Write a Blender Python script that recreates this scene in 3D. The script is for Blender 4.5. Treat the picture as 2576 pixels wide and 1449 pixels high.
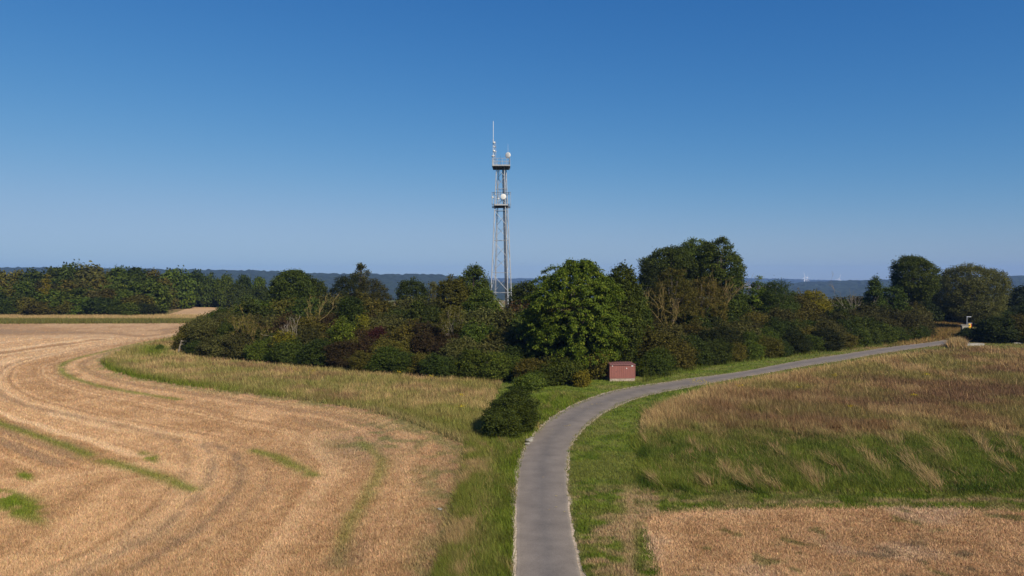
import bpy, math
import numpy as np
from mathutils import Vector, Matrix
# ------------------------------------------------------------------ camera, sky, sun
S = bpy.context.scene
for o in list(bpy.data.objects): bpy.data.objects.remove(o)
C = S.collection
F = 1839.0; CX = 1288.0; CY = 724.5; HOR = 698.0; CAMH = 14.0
TH = math.atan((CY - HOR) / F)
cd = bpy.data.cameras.new('camera'); cam = bpy.data.objects.new('camera', cd); C.objects.link(cam)
cam.location = (0, 0, CAMH); cam.rotation_euler = (math.pi/2 - TH, 0, 0)
cd.sensor_width = 36; cd.lens = 36 * F / 2576; cd.clip_start = .5; cd.clip_end = 40000
S.camera = cam
S.render.resolution_x = 1024; S.render.resolution_y = 576
SUN_EL = math.radians(36); SUN_AZ = math.radians(143)
w = bpy.data.worlds.new("World"); S.world = w; w.use_nodes = True
nt = w.node_tree; nt.nodes.clear()
sky = nt.nodes.new('ShaderNodeTexSky'); sky.sky_type = 'NISHITA'; sky.sun_disc = False
sky.sun_elevation = SUN_EL; sky.sun_rotation = SUN_AZ
sky.altitude = 400; sky.air_density = 1.0; sky.dust_density = 0.25; sky.ozone_density = 3.5
bg = nt.nodes.new('ShaderNodeBackground'); bg.inputs[1].default_value = 0.085
out = nt.nodes.new('ShaderNodeOutputWorld')
# deepen the blue of the clear sky channel by channel
SKS = .066
sx_ = nt.nodes.new('ShaderNodeSeparateColor'); cx_ = nt.nodes.new('ShaderNodeCombineColor'); nt.links.new(sky.outputs[0], sx_.inputs[0])
for q_, (g_, k_) in enumerate(((1.62, 1.22), (1.04, .86), (.76, .98))):
    a_ = nt.nodes.new('ShaderNodeMath'); a_.operation = 'MULTIPLY'; a_.inputs[1].default_value = .085
    b_ = nt.nodes.new('ShaderNodeMath'); b_.operation = 'POWER'; b_.inputs[1].default_value = g_
    c_ = nt.nodes.new('ShaderNodeMath'); c_.operation = 'MULTIPLY'; c_.inputs[1].default_value = k_/.085
    nt.links.new(sx_.outputs[q_], a_.inputs[0]); nt.links.new(a_.outputs[0], b_.inputs[0]); nt.links.new(b_.outputs[0], c_.inputs[0]); lim_ = (.35, .56, .82)[q_]/.0858
    ops = [('DIVIDE', lim_), ('POWER', 3.0), ('ADD', 1.0), ('POWER', -1/3)]; pv_ = c_     # highlights of the sky roll off softly
    for o_, v_ in ops:
        e_ = nt.nodes.new('ShaderNodeMath'); e_.operation = o_; e_.inputs[1].default_value = v_; nt.links.new(pv_.outputs[0], e_.inputs[0]); pv_ = e_
    e_ = nt.nodes.new('ShaderNodeMath'); e_.operation = 'MULTIPLY'; nt.links.new(pv_.outputs[0], e_.inputs[0]); nt.links.new(c_.outputs[0], e_.inputs[1]); nt.links.new(e_.outputs[0], cx_.inputs[q_])
bg.inputs[1].default_value = SKS
nt.links.new(cx_.outputs[0], bg.inputs[0]); nt.links.new(bg.outputs[0], out.inputs[0])
sd = bpy.data.lights.new('sun', 'SUN'); sun = bpy.data.objects.new('sun', sd); C.objects.link(sun)
sd.energy = 5.0; sd.angle = math.radians(.55); sd.color = (1, .92, .79)
sv = Vector((math.sin(SUN_AZ)*math.cos(SUN_EL), math.cos(SUN_AZ)*math.cos(SUN_EL), math.sin(SUN_EL)))
sun.rotation_euler = sv.to_track_quat('Z', 'Y').to_euler()
sun.location = (60, -60, 80)
S.view_settings.view_transform = 'Standard'; S.view_settings.look = 'None'
S.view_settings.exposure = 0.38; S.view_settings.gamma = 1; S.view_settings.use_curve_mapping = False

# ------------------------------------------------------------------ helpers
rng = np.random.default_rng(7)
ct, st = math.cos(TH), math.sin(TH)
def at(px, py, z=0.0):
    """ground point (height z) seen at pixel px,py of the 2576x1449 photograph"""
    px = np.asarray(px, float); py = np.asarray(py, float)
    X = (px-CX)/F; Y = (CY-py)/F
    dy = ct + Y*st; dz = -st + Y*ct
    t = (z-CAMH)/dz
    return X*t, dy*t
def dep(px, d, py):
    """point at depth d whose image is px,py -> x,y,z"""
    X = (px-CX)/F; Y = (CY-py)/F
    dy = ct + Y*st; dz = -st + Y*ct
    t = d/dy
    return X*t, d, CAMH + dz*t
def proj(x, y, z=0.0):
    zz = z-CAMH
    f = y*ct - zz*st; u = y*st + zz*ct
    return CX + F*x/f, CY - F*u/f
def hsh(ix, iy, s):
    n = (ix.astype(np.int64)*374761393 + iy.astype(np.int64)*668265263 + s*974711) & 0x7fffffff
    n = ((n ^ (n >> 13)) * 1274126177) & 0x7fffffff
    return ((n ^ (n >> 16)) & 0xffff) / 65535.0
def vnoise(x, y, s=0):
    ix = np.floor(x); iy = np.floor(y); fx = x-ix; fy = y-iy
    fx = fx*fx*(3-2*fx); fy = fy*fy*(3-2*fy)
    a = hsh(ix, iy, s); b = hsh(ix+1, iy, s); c = hsh(ix, iy+1, s); d = hsh(ix+1, iy+1, s)
    return (a*(1-fx)+b*fx)*(1-fy) + (c*(1-fx)+d*fx)*fy
def fbm(x, y, s=0, o=4):
    r = 0; a = .5; t = 0
    for k in range(o):
        r = r + a*vnoise(x*2**k, y*2**k, s+k*17); t += a; a *= .5
    return r/t
def inside(px, py, poly):
    r = np.zeros(px.shape, bool); n = len(poly)
    for i in range(n):
        x0, y0 = poly[i]; x1, y1 = poly[(i+1) % n]
        if y0 == y1: continue
        c = ((y0 > py) != (y1 > py)) & (px < (x1-x0)*(py-y0)/(y1-y0)+x0)
        r ^= c
    return r
def dist(x, y, pts):
    """distance to a polyline in world metres"""
    r = np.full(x.shape, 1e9)
    for (a, b), (c, d) in zip(pts[:-1], pts[1:]):
        vx, vy = c-a, d-b; L = vx*vx+vy*vy+1e-9
        t = np.clip(((x-a)*vx+(y-b)*vy)/L, 0, 1)
        r = np.minimum(r, np.hypot(x-a-t*vx, y-b-t*vy))
    return r
def sm(a, b, x):
    t = np.clip((x-a)/(b-a), 0, 1); return t*t*(3-2*t)
def mix(a, b, t):
    t = np.asarray(t)[..., None]; return np.asarray(a)*(1-t)+np.asarray(b)*t
def wpts(l): return [tuple(float(v) for v in at(*p)) for p in l]
def c1(l): return [((x/1.525)*.644, (1300+y/1.525)*.644) for x, y in l]
def c2(l): return [((1000+x/1.705)*.644, (1400+y/1.705)*.644) for x, y in l]

def mesh_np(name, V, Fc, mat, parent=None, col=None, smooth=False, mesh_only=False):
    V = np.asarray(V, np.float32); Fc = np.asarray(Fc, np.int32); k = Fc.shape[1]
    me = bpy.data.meshes.new(name)
    me.vertices.add(len(V)); me.vertices.foreach_set('co', V.ravel())
    me.loops.add(Fc.size); me.loops.foreach_set('vertex_index', Fc.ravel())
    me.polygons.add(len(Fc)); me.polygons.foreach_set('loop_start', np.arange(0, Fc.size, k, dtype=np.int32))
    me.polygons.foreach_set('use_smooth', np.full(len(Fc), smooth))
    if col is not None:
        ca = me.color_attributes.new('col', 'FLOAT_COLOR', 'POINT')
        cc = np.ones((len(V), 4), np.float32); cc[:, :col.shape[1]] = col
        ca.data.foreach_set('color', cc.ravel())
    me.update(calc_edges=True); me.materials.append(mat)
    if mesh_only: return me
    o = bpy.data.objects.new(name, me); C.objects.link(o)
    if parent: o.parent = parent
    return o
class MB:
    def __init__(s): s.v = []; s.f = []
    def tube(s, p0, p1, r0, r1=None, n=6):
        r1 = r0 if r1 is None else r1
        p0 = Vector(p0); p1 = Vector(p1); d = p1-p0
        if d.length < 1e-6: return s
        q = d.to_track_quat('Z', 'Y').to_matrix(); b = len(s.v)
        for p, r in ((p0, r0), (p1, r1)):
            for i in range(n):
                a = 2*math.pi*i/n; s.v.append(tuple(p + q @ Vector((r*math.cos(a), r*math.sin(a), 0))))
        for i in range(n): j = (i+1) % n; s.f.append((b+i, b+j, b+n+j, b+n+i))
        s.f.append(tuple(b+i for i in range(n))[::-1]); s.f.append(tuple(b+n+i for i in range(n)))
        return s
    def path(s, pts, rs, n=6):
        for i in range(len(pts)-1): s.tube(pts[i], pts[i+1], rs[i], rs[i+1], n)
        return s
    def box(s, x0, x1, y0, y1, z0, z1, M=None):
        b = len(s.v)
        for z in (z0, z1):
            for x, y in ((x0, y0), (x1, y0), (x1, y1), (x0, y1)):
                p = Vector((x, y, z)); s.v.append(tuple(M @ p if M else p))
        for f in ((0, 3, 2, 1), (4, 5, 6, 7), (0, 1, 5, 4), (1, 2, 6, 5), (2, 3, 7, 6), (3, 0, 4, 7)): s.f.append(tuple(b+i for i in f))
        return s
    def dish(s, c, nrm, R, depth=.2, n=20):
        """drum dish with slightly domed radome"""
        c = Vector(c); q = Vector(nrm).to_track_quat('Z', 'Y').to_matrix()
        prof = [(0, -R*.35), (R*.45, -R*.33), (R*.8, -R*.22), (R, -R*.02), (R, depth), (R*.85, depth+R*.07), (R*.5, depth+R*.13), (0, depth+R*.16)]
        b = len(s.v)
        for r, z in prof:
            for i in range(n):
                a = 2*math.pi*i/n; s.v.append(tuple(c + q @ Vector((r*math.cos(a), r*math.sin(a), z))))
        for k in range(len(prof)-1):
            for i in range(n):
                j = (i+1) % n; s.f.append((b+k*n+i, b+k*n+j, b+k*n+n+j, b+k*n+n+i))
        return s
    def mesh(s, name, mat):
        me = bpy.data.meshes.new(name); me.from_pydata(s.v, [], s.f); me.update(); me.materials.append(mat); return me
    def build(s, name, mat, parent=None, bevel=0):
        o = bpy.data.objects.new(name, s.mesh(name, mat)); C.objects.link(o)
        if parent: o.parent = parent
        if bevel:
            m = o.modifiers.new('bevel', 'BEVEL'); m.width = bevel; m.segments = 2
        return o
def tag(o, label=None, cat=None, group=None, kind=None):
    if label: o['label'] = label
    if cat: o['category'] = cat
    if group: o['group'] = group
    if kind: o['kind'] = kind
    return o
def empty(name, loc=(0, 0, 0), rz=0):
    o = bpy.data.objects.new(name, None); C.objects.link(o); o.location = loc; o.rotation_euler = (0, 0, rz); o.empty_display_size = .5
    return o

# ------------------------------------------------------------------ materials
def newmat(name):
    m = bpy.data.materials.new(name); m.use_nodes = True; n = m.node_tree; n.nodes.clear()
    o = n.nodes.new('ShaderNodeOutputMaterial'); return m, n, o
def N(n, t, **kw):
    x = n.nodes.new(t)
    for k, v in kw.items(): setattr(x, k, v)
    return x
def noise(n, scale, detail=4, rough=.6, coord='Object', sc=(1, 1, 1)):
    tc = N(n, 'ShaderNodeTexCoord'); mp = N(n, 'ShaderNodeMapping'); mp.inputs['Scale'].default_value = sc
    t = N(n, 'ShaderNodeTexNoise'); t.inputs['Scale'].default_value = scale; t.inputs['Detail'].default_value = detail; t.inputs['Roughness'].default_value = rough
    n.links.new(tc.outputs[coord], mp.inputs[0]); n.links.new(mp.outputs[0], t.inputs['Vector']); return t
def ramp(n, src, stops):
    r = N(n, 'ShaderNodeValToRGB'); e = r.color_ramp.elements
    while len(e) < len(stops): e.new(.5)
    for k, (p, c) in enumerate(stops): e[k].position = p; e[k].color = (*c, 1) if len(c) == 3 else c
    n.links.new(src, r.inputs[0]); return r
def mult(n, a, b, fac=1.0):
    m = N(n, 'ShaderNodeMix', data_type='RGBA', blend_type='MULTIPLY'); m.inputs[0].default_value = fac
    n.links.new(a, m.inputs[6]); n.links.new(b, m.inputs[7]); return m.outputs[2]
def attr_mat(name, nscale=6, lo=.75, hi=1.25, bump=.3, rough=.95, sc=(1, 1, 1), det=6, spec=.15):
    """ground material: base colour from the surface's own colour map, broken up by fine noise, with relief"""
    m, n, o = newmat(name)
    a = N(n, 'ShaderNodeAttribute'); a.attribute_name = 'col'
    t = noise(n, nscale, det, .7, sc=sc); r = ramp(n, t.outputs['Fac'], [(.3, (lo,)*3), (.7, (hi,)*3)])
    c = mult(n, a.outputs['Color'], r.outputs[0])
    p = N(n, 'ShaderNodeBsdfPrincipled'); p.inputs['Roughness'].default_value = rough; p.inputs['Specular IOR Level'].default_value = spec
    n.links.new(c, p.inputs['Base Color'])
    b = N(n, 'ShaderNodeBump'); b.inputs['Strength'].default_value = bump; b.inputs['Distance'].default_value = .15
    n.links.new(t.outputs['Fac'], b.inputs['Height']); n.links.new(b.outputs[0], p.inputs['Normal'])
    n.links.new(p.outputs[0], o.inputs[0]); return m
def blade_mat(name, trans=.3):
    m, n, o = newmat(name)
    a = N(n, 'ShaderNodeAttribute'); a.attribute_name = 'col'
    d = N(n, 'ShaderNodeBsdfDiffuse'); t = N(n, 'ShaderNodeBsdfTranslucent'); x = N(n, 'ShaderNodeMixShader'); x.inputs[0].default_value = trans
    n.links.new(a.outputs['Color'], d.inputs[0]); n.links.new(a.outputs['Color'], t.inputs[0])
    n.links.new(d.outputs[0], x.inputs[1]); n.links.new(t.outputs[0], x.inputs[2]); n.links.new(x.outputs[0], o.inputs[0]); return m
def leaf_mat(name, ca, cb, cc=None, trans=.28, gloss=.5):
    """foliage: every leaf has its own tone between ca and cb (a few cc); each plant shifts a little"""
    m, n, o = newmat(name); cc = cc or cb
    a = N(n, 'ShaderNodeAttribute'); a.attribute_name = 'col'
    sp = N(n, 'ShaderNodeSeparateColor'); n.links.new(a.outputs['Color'], sp.inputs[0])
    r = ramp(n, sp.outputs[0], [(0, ca), (.75, cb), (1, cc)])
    oi = N(n, 'ShaderNodeObjectInfo')
    h = N(n, 'ShaderNodeHueSaturation')
    mr = N(n, 'ShaderNodeMapRange'); mr.inputs['To Min'].default_value = .485; mr.inputs['To Max'].default_value = .51
    n.links.new(oi.outputs['Random'], mr.inputs[0]); n.links.new(mr.outputs[0], h.inputs['Hue'])
    ml = N(n, 'ShaderNodeMath', operation='MULTIPLY'); ml.inputs[1].default_value = 7.31; fr = N(n, 'ShaderNodeMath', operation='FRACT')
    mv = N(n, 'ShaderNodeMapRange'); mv.inputs['To Min'].default_value = .72; mv.inputs['To Max'].default_value = 1.25
    n.links.new(oi.outputs['Random'], ml.inputs[0]); n.links.new(ml.outputs[0], fr.inputs[0]); n.links.new(fr.outputs[0], mv.inputs[0]); n.links.new(mv.outputs[0], h.inputs['Value'])
    n.links.new(r.outputs[0], h.inputs['Color'])
    p = N(n, 'ShaderNodeBsdfPrincipled'); p.inputs['Roughness'].default_value = .6; p.inputs['Specular IOR Level'].default_value = gloss*.2
    t = N(n, 'ShaderNodeBsdfTranslucent'); x = N(n, 'ShaderNodeMixShader'); x.inputs[0].default_value = trans
    n.links.new(h.outputs[0], p.inputs['Base Color']); n.links.new(h.outputs[0], t.inputs[0])
    n.links.new(p.outputs[0], x.inputs[1]); n.links.new(t.outputs[0], x.inputs[2]); n.links.new(x.outputs[0], o.inputs[0]); return m
def solid(name, ca, cb=None, scale=8, rough=.7, metal=0, bump=.2, sc=(1, 1, 1), bd=.01, lo=.35, hi=.65):
    m, n, o = newmat(name); cb = cb or tuple(v*.7 for v in ca)
    t = noise(n, scale, 6, .65, sc=sc); r = ramp(n, t.outputs['Fac'], [(lo, cb), (hi, ca)])
    p = N(n, 'ShaderNodeBsdfPrincipled'); p.inputs['Roughness'].default_value = rough; p.inputs['Metallic'].default_value = metal
    p.inputs['Specular IOR Level'].default_value = .3
    n.links.new(r.outputs[0], p.inputs['Base Color'])
    b = N(n, 'ShaderNodeBump'); b.inputs['Strength'].default_value = bump; b.inputs['Distance'].default_value = bd
    n.links.new(t.outputs['Fac'], b.inputs['Height']); n.links.new(b.outputs[0], p.inputs['Normal']); n.links.new(p.outputs[0], o.inputs[0]); return m

M_ground = attr_mat('ground_soil_and_turf', 3.0, .7, 1.25, .4)
M_field = attr_mat('stubble_soil', 5.0, .78, 1.22, .5)
M_meadow = attr_mat('meadow_turf', 4.0, .6, 1.25, .5)
M_blade = blade_mat('grass_blades'); M_straw = blade_mat('straw_stalks', .15)
M_bark = solid('bark', (.16, .13, .10), (.07, .055, .045), 6, .9, bump=.5)
M_lichen = solid('lichen_bark', (.27, .18, .055), (.16, .12, .05), 3, .9, bump=.3)
M_dead = solid('bare_dead_wood', (.25, .21, .16), (.15, .125, .10), 3, .9, bump=.3)
G = {
 'dark green':   leaf_mat('leaves_dark_green', (0.0176, 0.0269, 0.0054), (0.0479, 0.0655, 0.0092), (0.0970, 0.1111, 0.0133)),
 'mid green':    leaf_mat('leaves_mid_green', (0.0239, 0.0386, 0.0054), (0.0693, 0.0948, 0.0106), (0.1386, 0.1439, 0.0167)),
 'olive':        leaf_mat('leaves_olive', (0.0416, 0.0386, 0.0067), (0.1046, 0.0913, 0.0133), (0.1802, 0.1322, 0.0201)),
 'olive brown':  leaf_mat('leaves_olive_brown', (.026, .027, .007), (.076, .068, .016), (.12, .105, .02)),
 'rusty brown':  leaf_mat('leaves_rusty_brown', (.020, .0155, .006), (.062, .039, .012), (.055, .06, .014)),
 'red':          leaf_mat('leaves_red', (.03, .012, .007), (.085, .026, .016), (.06, .045, .014)),
 'bright green': leaf_mat('leaves_bright_green', (0.0328, 0.0562, 0.0053), (0.1033, 0.1346, 0.0104), (0.2167, 0.2083, 0.0208)),  # lightest third tone paints bright leaf highlights into the colour
 'yellow green': leaf_mat('leaves_yellow_green', (0.060, 0.063, 0.0050), (0.172, 0.148, 0.0099), (0.275, 0.192, 0.0149)),
 'yellow':       leaf_mat('leaves_yellow', (.08, .07, .008), (.24, .18, .015), (.20, .18, .03)),
 'blackish green': leaf_mat('leaves_blackish_green', (0.0101, 0.0152, 0.0040), (0.0302, 0.0374, 0.0074), (0.0693, 0.0655, 0.0106)),
 'grey green':   leaf_mat('leaves_grey_green', (0.0353, 0.0374, 0.0092), (0.0857, 0.0854, 0.0201), (0.1663, 0.1439, 0.0399)),
}

# ------------------------------------------------------------------ outlines of the land, traced on the photograph's ground
ROAD_L = [(1300,1640),(1300.6,1449),(1300,1317),(1302.5,1222),(1308,1166),(1320,1135),(1338,1102),(1382,1058),(1435,1024),(1491,1000.6),(1548,982.8),(1623,969),(1674,963),(1732,953),(1790,946),(1877,934),(1963,917),(2050,901.5),(2125,891),(2247,872),(2327,863),(2397,853),(2440,848)]
ROAD_R = [(1490,1640),(1459,1449),(1435,1317),(1427,1241),(1425,1166),(1431,1136),(1442,1109),(1465,1081),(1503,1049),(1548,1024),(1605,1001.7),(1661,988),(1737,973.5),(1772,967),(1848,953),(1934,938),(2021,922),(2125,906),(2194,893),(2301,877),(2354,870),(2381,866),(2440,862)]
FIELD_EDGE = [(464.5,846),(380,862.6),(316.7,877.4),(270,900.6),(256,910),(253,917),(274.5,930),(338,949),(422,964),(549,981),(644,992),(719.6,1001.7),(833,1019),(908,1028),(984,1045),(1040,1064),(1097,1090),(1154,1113),(1196,1126),(1203,1140),(1195,1204),(1184,1260),(1169,1355),(1131,1449),(1085,1640)]
FIELD = [(-500,815),(0,814),(333,813),(520,810),(560,830)] + FIELD_EDGE + [(-900,1640)]
FIELD2 = [(395,799.5),(487,772),(600,770),(640,800),(560,803)]
MEADOW = [(2900,886),(2576,884),(2461,879),(2381,883),(2301,892),(2220,903),(2141,915),(2050,931),(1950,948),(1799,975),(1723,1001),(1659,1027),(1622,1060),(1616,1090),(1632,1117),(1640,1160),(1648,1204),(1667,1226),(1988,1222),(2365,1227),(2576,1230),(3300,1240)]
FIELD3 = [(1625,1306),(1723,1291),(1988,1283),(2365,1283),(2576,1293),(3300,1300),(3300,1640),(1720,1640),(1667,1449),(1634,1355)]
STRIP_L = [(-500,797),(413,797),(520,797),(600,800),(560,812),(333,813),(-500,815)]       # tall grass strip behind the left field
WILD_L = [(470,843),(380,863),(317,877),(270,900),(256,912),(274,930),(338,949),(422,964),(549,981),(719,1002),(908,1028),(1040,1064),(1154,1113),(1200,1120),(1215,1070),(1260,960),(1100,950),(850,932),(600,912),(470,890)]
VERGE_L = [(1203,1140),(1195,1204),(1184,1260),(1169,1355),(1131,1449),(1085,1640)] + ROAD_L[:10] + [(1400,985),(1345,1000),(1300,1080),(1230,1115)]
EDGE_W = wpts(FIELD_EDGE)
GA = [wpts(FIELD_EDGE[:19]),
      wpts(c1([(1150,8),(800,70),(470,150),(385,180),(362,205),(375,240),(440,275),(600,322),(800,358),(1060,400),(1300,450),(1900,600)])),
      wpts(c1([(1200,0),(1000,25),(600,95),(300,160),(130,205),(115,250),(160,310),(260,375),(450,430),(800,510),(1525,610)])),
      wpts(c1([(1200,-10),(600,75),(200,150),(60,190),(0,230),(-60,290),(0,370),(130,430),(400,490),(700,550),(900,600),(1090,655)])),
      wpts(c1([(600,40),(-200,150),(-400,250),(-300,400),(0,545),(200,610),(400,680),(600,760),(800,815),(1000,880),(1150,940)])),
      wpts(c1([(-600,500),(0,800),(300,900),(600,1000)]))]
GB = [wpts(FIELD_EDGE[18:]),
      wpts(c2([(700,560),(840,680),(820,780),(740,920),(620,1100),(560,1300),(500,1700)])),
      wpts(c1([(1250,660),(1400,720),(1445,830),(1420,920),(1330,1030),(1180,1190),(1000,1290),(700,1480)])),
      wpts(c1([(1200,670),(1265,740),(1265,830),(1200,960),(1050,1100),(900,1230),(650,1350),(400,1480)])),
      wpts(c1([(900,900),(700,1100),(400,1300),(100,1420),(-100,1500)]))]
OFF2 = [(a_+1.7, b_+.4) for a_, b_ in GB[2]]; OFF3 = [(a_-1.7, b_-.4) for a_, b_ in GB[3]]
GREEN_C = wpts([(640,1135),(700,1153),(745,1178),(790,1197)])
GREEN_A, GREEN_D = GA[1][:10], GA[4][3:]
GREEN_B = GB[1]
PATCH = [((60,1280),60,34),((62,1198),22,12),((375,1152),24,12),((15,1262),45,30)]
def svals(x, y, guides):
    num = 0; den = 0
    for k, g in enumerate(guides):
        wgt = 1/(dist(x, y, g)+.3)**2.5; num = num+k*wgt; den = den+wgt
    return num/den
def bands(s, f, seed):
    z = np.zeros_like(s)
    return vnoise(s*f, z, seed)*.6 + vnoise(s*f*2.7, z, seed+3)*.4
STRAW_A = np.array((.455, .290, .155)); STRAW_B = np.array((.315, .185, .090)); STRAW_P = np.array((.56, .40, .24))
SOILG = np.array((.25, .17, .105)); GRN = np.array((.10, .135, .012)); GRN2 = np.array((.055, .085, .016))
def col_field(x, y):
    px, py = proj(x, y)
    wb = sm(-25, 25, (py-1105) - np.clip(560-px, 0, 600)*.23 + (fbm(x*.12, y*.12, 5)-.5)*50)
    sa = svals(x, y, GA); sb = svals(x, y, GB)
    wob = (fbm(x*.15, y*.15, 9, 3)-.5)
    ba = bands(sa+wob*.18, 4.2, 1); bb = bands(sb+wob*.25, 3.3, 40)
    b = ba*(1-wb)+bb*wb
    amp = 1.0 - .45*wb
    patch = fbm(x*.35, y*.35, 77); fine = fbm(x*2.2, y*2.2, 31, 3)
    c = mix(STRAW_B, STRAW_A, np.clip(.5+(b-.5)*2.6*amp + (patch-.5)*1.0 + (fine-.5)*1.1, 0, 1))
    c = mix(c, STRAW_P, sm(.62, .85, b)*(1-.7*wb)*.6)
    c = mix(c, SOILG, sm(.36, .2, b)*.55*amp)
    nz = fbm(x*.8, y*.8, 12)
    for g, wd, a in ((GB[2], .42, .6), (GB[3], .42, .5), (GA[3], .5, .5), (OFF2, .35, .3), (OFF3, .35, .3)):
        d = dist(x, y, g)
        c = mix(c, SOILG*.72, np.exp(-(d/wd)**2)*a*sm(.2, .5, nz))
    c = mix(c, SOILG, np.exp(-((px-905)/110)**2-((py-1125)/45)**2)*.55)
    c = mix(c, GRN2*1.3, np.exp(-((px-905-60*wob)/75)**2-((py-1123)/7)**2)*.5)
    for g, wd, a in ((GREEN_A, .55, .75), (GREEN_D, .55, .75), (GREEN_B, .5, .5), (GREEN_C, .6, .75)):
        d = dist(x, y, g)
        c = mix(c, GRN, np.exp(-(d/wd/(0.6+nz))**2)*a*sm(.12, .42, fbm(x*.5, y*.5, 60)))
    for (cx, cy), a, b2 in PATCH:
        c = mix(c, GRN, np.exp(-((px-cx)/a)**4-((py-cy-(px-cx)*.25)/b2)**4)*sm(.3, .55, nz)*.9)
    # weeds spreading in from the wild margin and the road side
    de = dist(x, y, EDGE_W)
    c = mix(c, np.array((.15, .15, .05)), np.exp(-(de/2.2)**2)*sm(.35, .6, fbm(x*.6, y*.6, 81))*.75)
    zr = np.exp(-((px-950)/120)**2-((py-1100)/45)**2)+.8*np.exp(-((px-1110)/80)**2-((py-1200)/110)**2)
    c = mix(c, np.array((.13, .13, .045)), np.clip(zr, 0, 1)*sm(.45, .65, fbm(x*.9, y*.9, 82))*.8)
    c = mix(c, np.array((.20, .13, .075)), sm(.55, .75, fbm(x*.25, y*.25, 90))*sm(1250, 1450, py)*.6)
    return np.clip(c, .005, .9)
def col_field3(x, y):
    px, py = proj(x, y)
    p = fbm(x*.5, y*.5, 21); f = fbm(x*2.5, y*2.5, 22, 3)
    c = mix(STRAW_B*1.05, STRAW_A*1.0, np.clip(.55+(p-.5)*1.4+(f-.5)*.9, 0, 1))
    c = mix(c, np.array((.42, .30, .20)), sm(.5, .7, fbm(x*.3, y*.3, 23))*.5)
    c = mix(c, np.array((.11, .085, .05)), sm(.58, .7, fbm(x*1.1, y*1.1, 24))*sm(1300, 1420, py)*sm(1900, 2300, px)*.7)
    c = mix(c, GRN2, sm(.66, .76, fbm(x*.9, y*.9, 25))*.6)
    return c
TAN = np.array((.31, .215, .095)); BRN = np.array((.165, .098, .045)); PUR = np.array((.125, .070, .040)); OLV = np.array((.14, .13, .035)); MG = np.array((.088, .115, .018))
def col_meadow(x, y):
    px, py = proj(x, y)
    u = fbm(x*.18, y*.12, 50); v = fbm(x*.5, y*.3, 51); q = fbm(x*1.4, y*.8, 52)
    c = mix(BRN, TAN, sm(.35, .7, v*.6+q*.4))
    c = mix(c, OLV, sm(.45, .62, u)*.7)
    c = mix(c, PUR, np.clip(np.exp(-((py-1035+(px-1900)*.06)/34)**2)*sm(1690, 1790, px)*.45 + sm(.52, .7, fbm(x*.12, y*.2, 54))*.6, 0, .85)*sm(.3, .5, v+.1))
    c = mix(c, TAN*1.12, np.exp(-dist(x, y, wpts(MEADOW[4:14]))**2/9)*.7)
    lowline = 1092 + np.clip(px-1650, 0, 900)*.012 + (fbm(x*.15, y*.15, 55)-.5)*60
    c = mix(c, mix(MG, OLV, sm(.5, .7, v)*.6), sm(-32, 34, py-lowline+(q-.5)*50)*.92)
    return c
def col_wild(x, y):
    v = fbm(x*.4, y*.25, 61); u = fbm(x*.12, y*.15, 62); q = fbm(x*1.2, y*.8, 63); px, py = proj(x, y)
    c = mix(np.array((.20, .15, .06)), TAN*1.05, sm(.35, .65, v*.5+q*.5))
    c = mix(c, OLV*1.05, sm(.42, .62, u)*.6); c = mix(c, GRN*.85, sm(.5, .65, fbm(x*.7, y*.45, 66))*.3)
    c = mix(c, PUR*1.3, sm(.58, .7, fbm(x*.15, y*.25, 64))*.6)
    de = dist(x, y, EDGE_W)
    c = mix(c, GRN*.8, np.exp(-(de/2.4)**2)*sm(330, 500, px)*sm(.3, .6, v)*.8)
    c = mix(c, GRN*.7, np.exp(-(de/1.6)**2)*(1-sm(330, 600, px))*sm(895, 925, py)*.95)
    c = mix(c, GRN*.8, np.exp(-((px-385)/40)**2-((py-885)/14)**2)*.9)
    c = mix(c, GRN*1.1, np.exp(-((px-1160)/90)**2-((py-1060)/40)**2)*.3)
    c = mix(c, np.array((.24, .18, .08)), np.exp(-(de/1.0)**2)*sm(700, 950, px)*.7)
    return c
DRY = np.array((.33, .22, .12))
ROADC = wpts([((a[0]+b[0])/2, (a[1]+b[1])/2) for a, b in zip(ROAD_L, ROAD_R)])
ROADRW = wpts(ROAD_R); ROADLW = wpts(ROAD_L)
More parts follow.
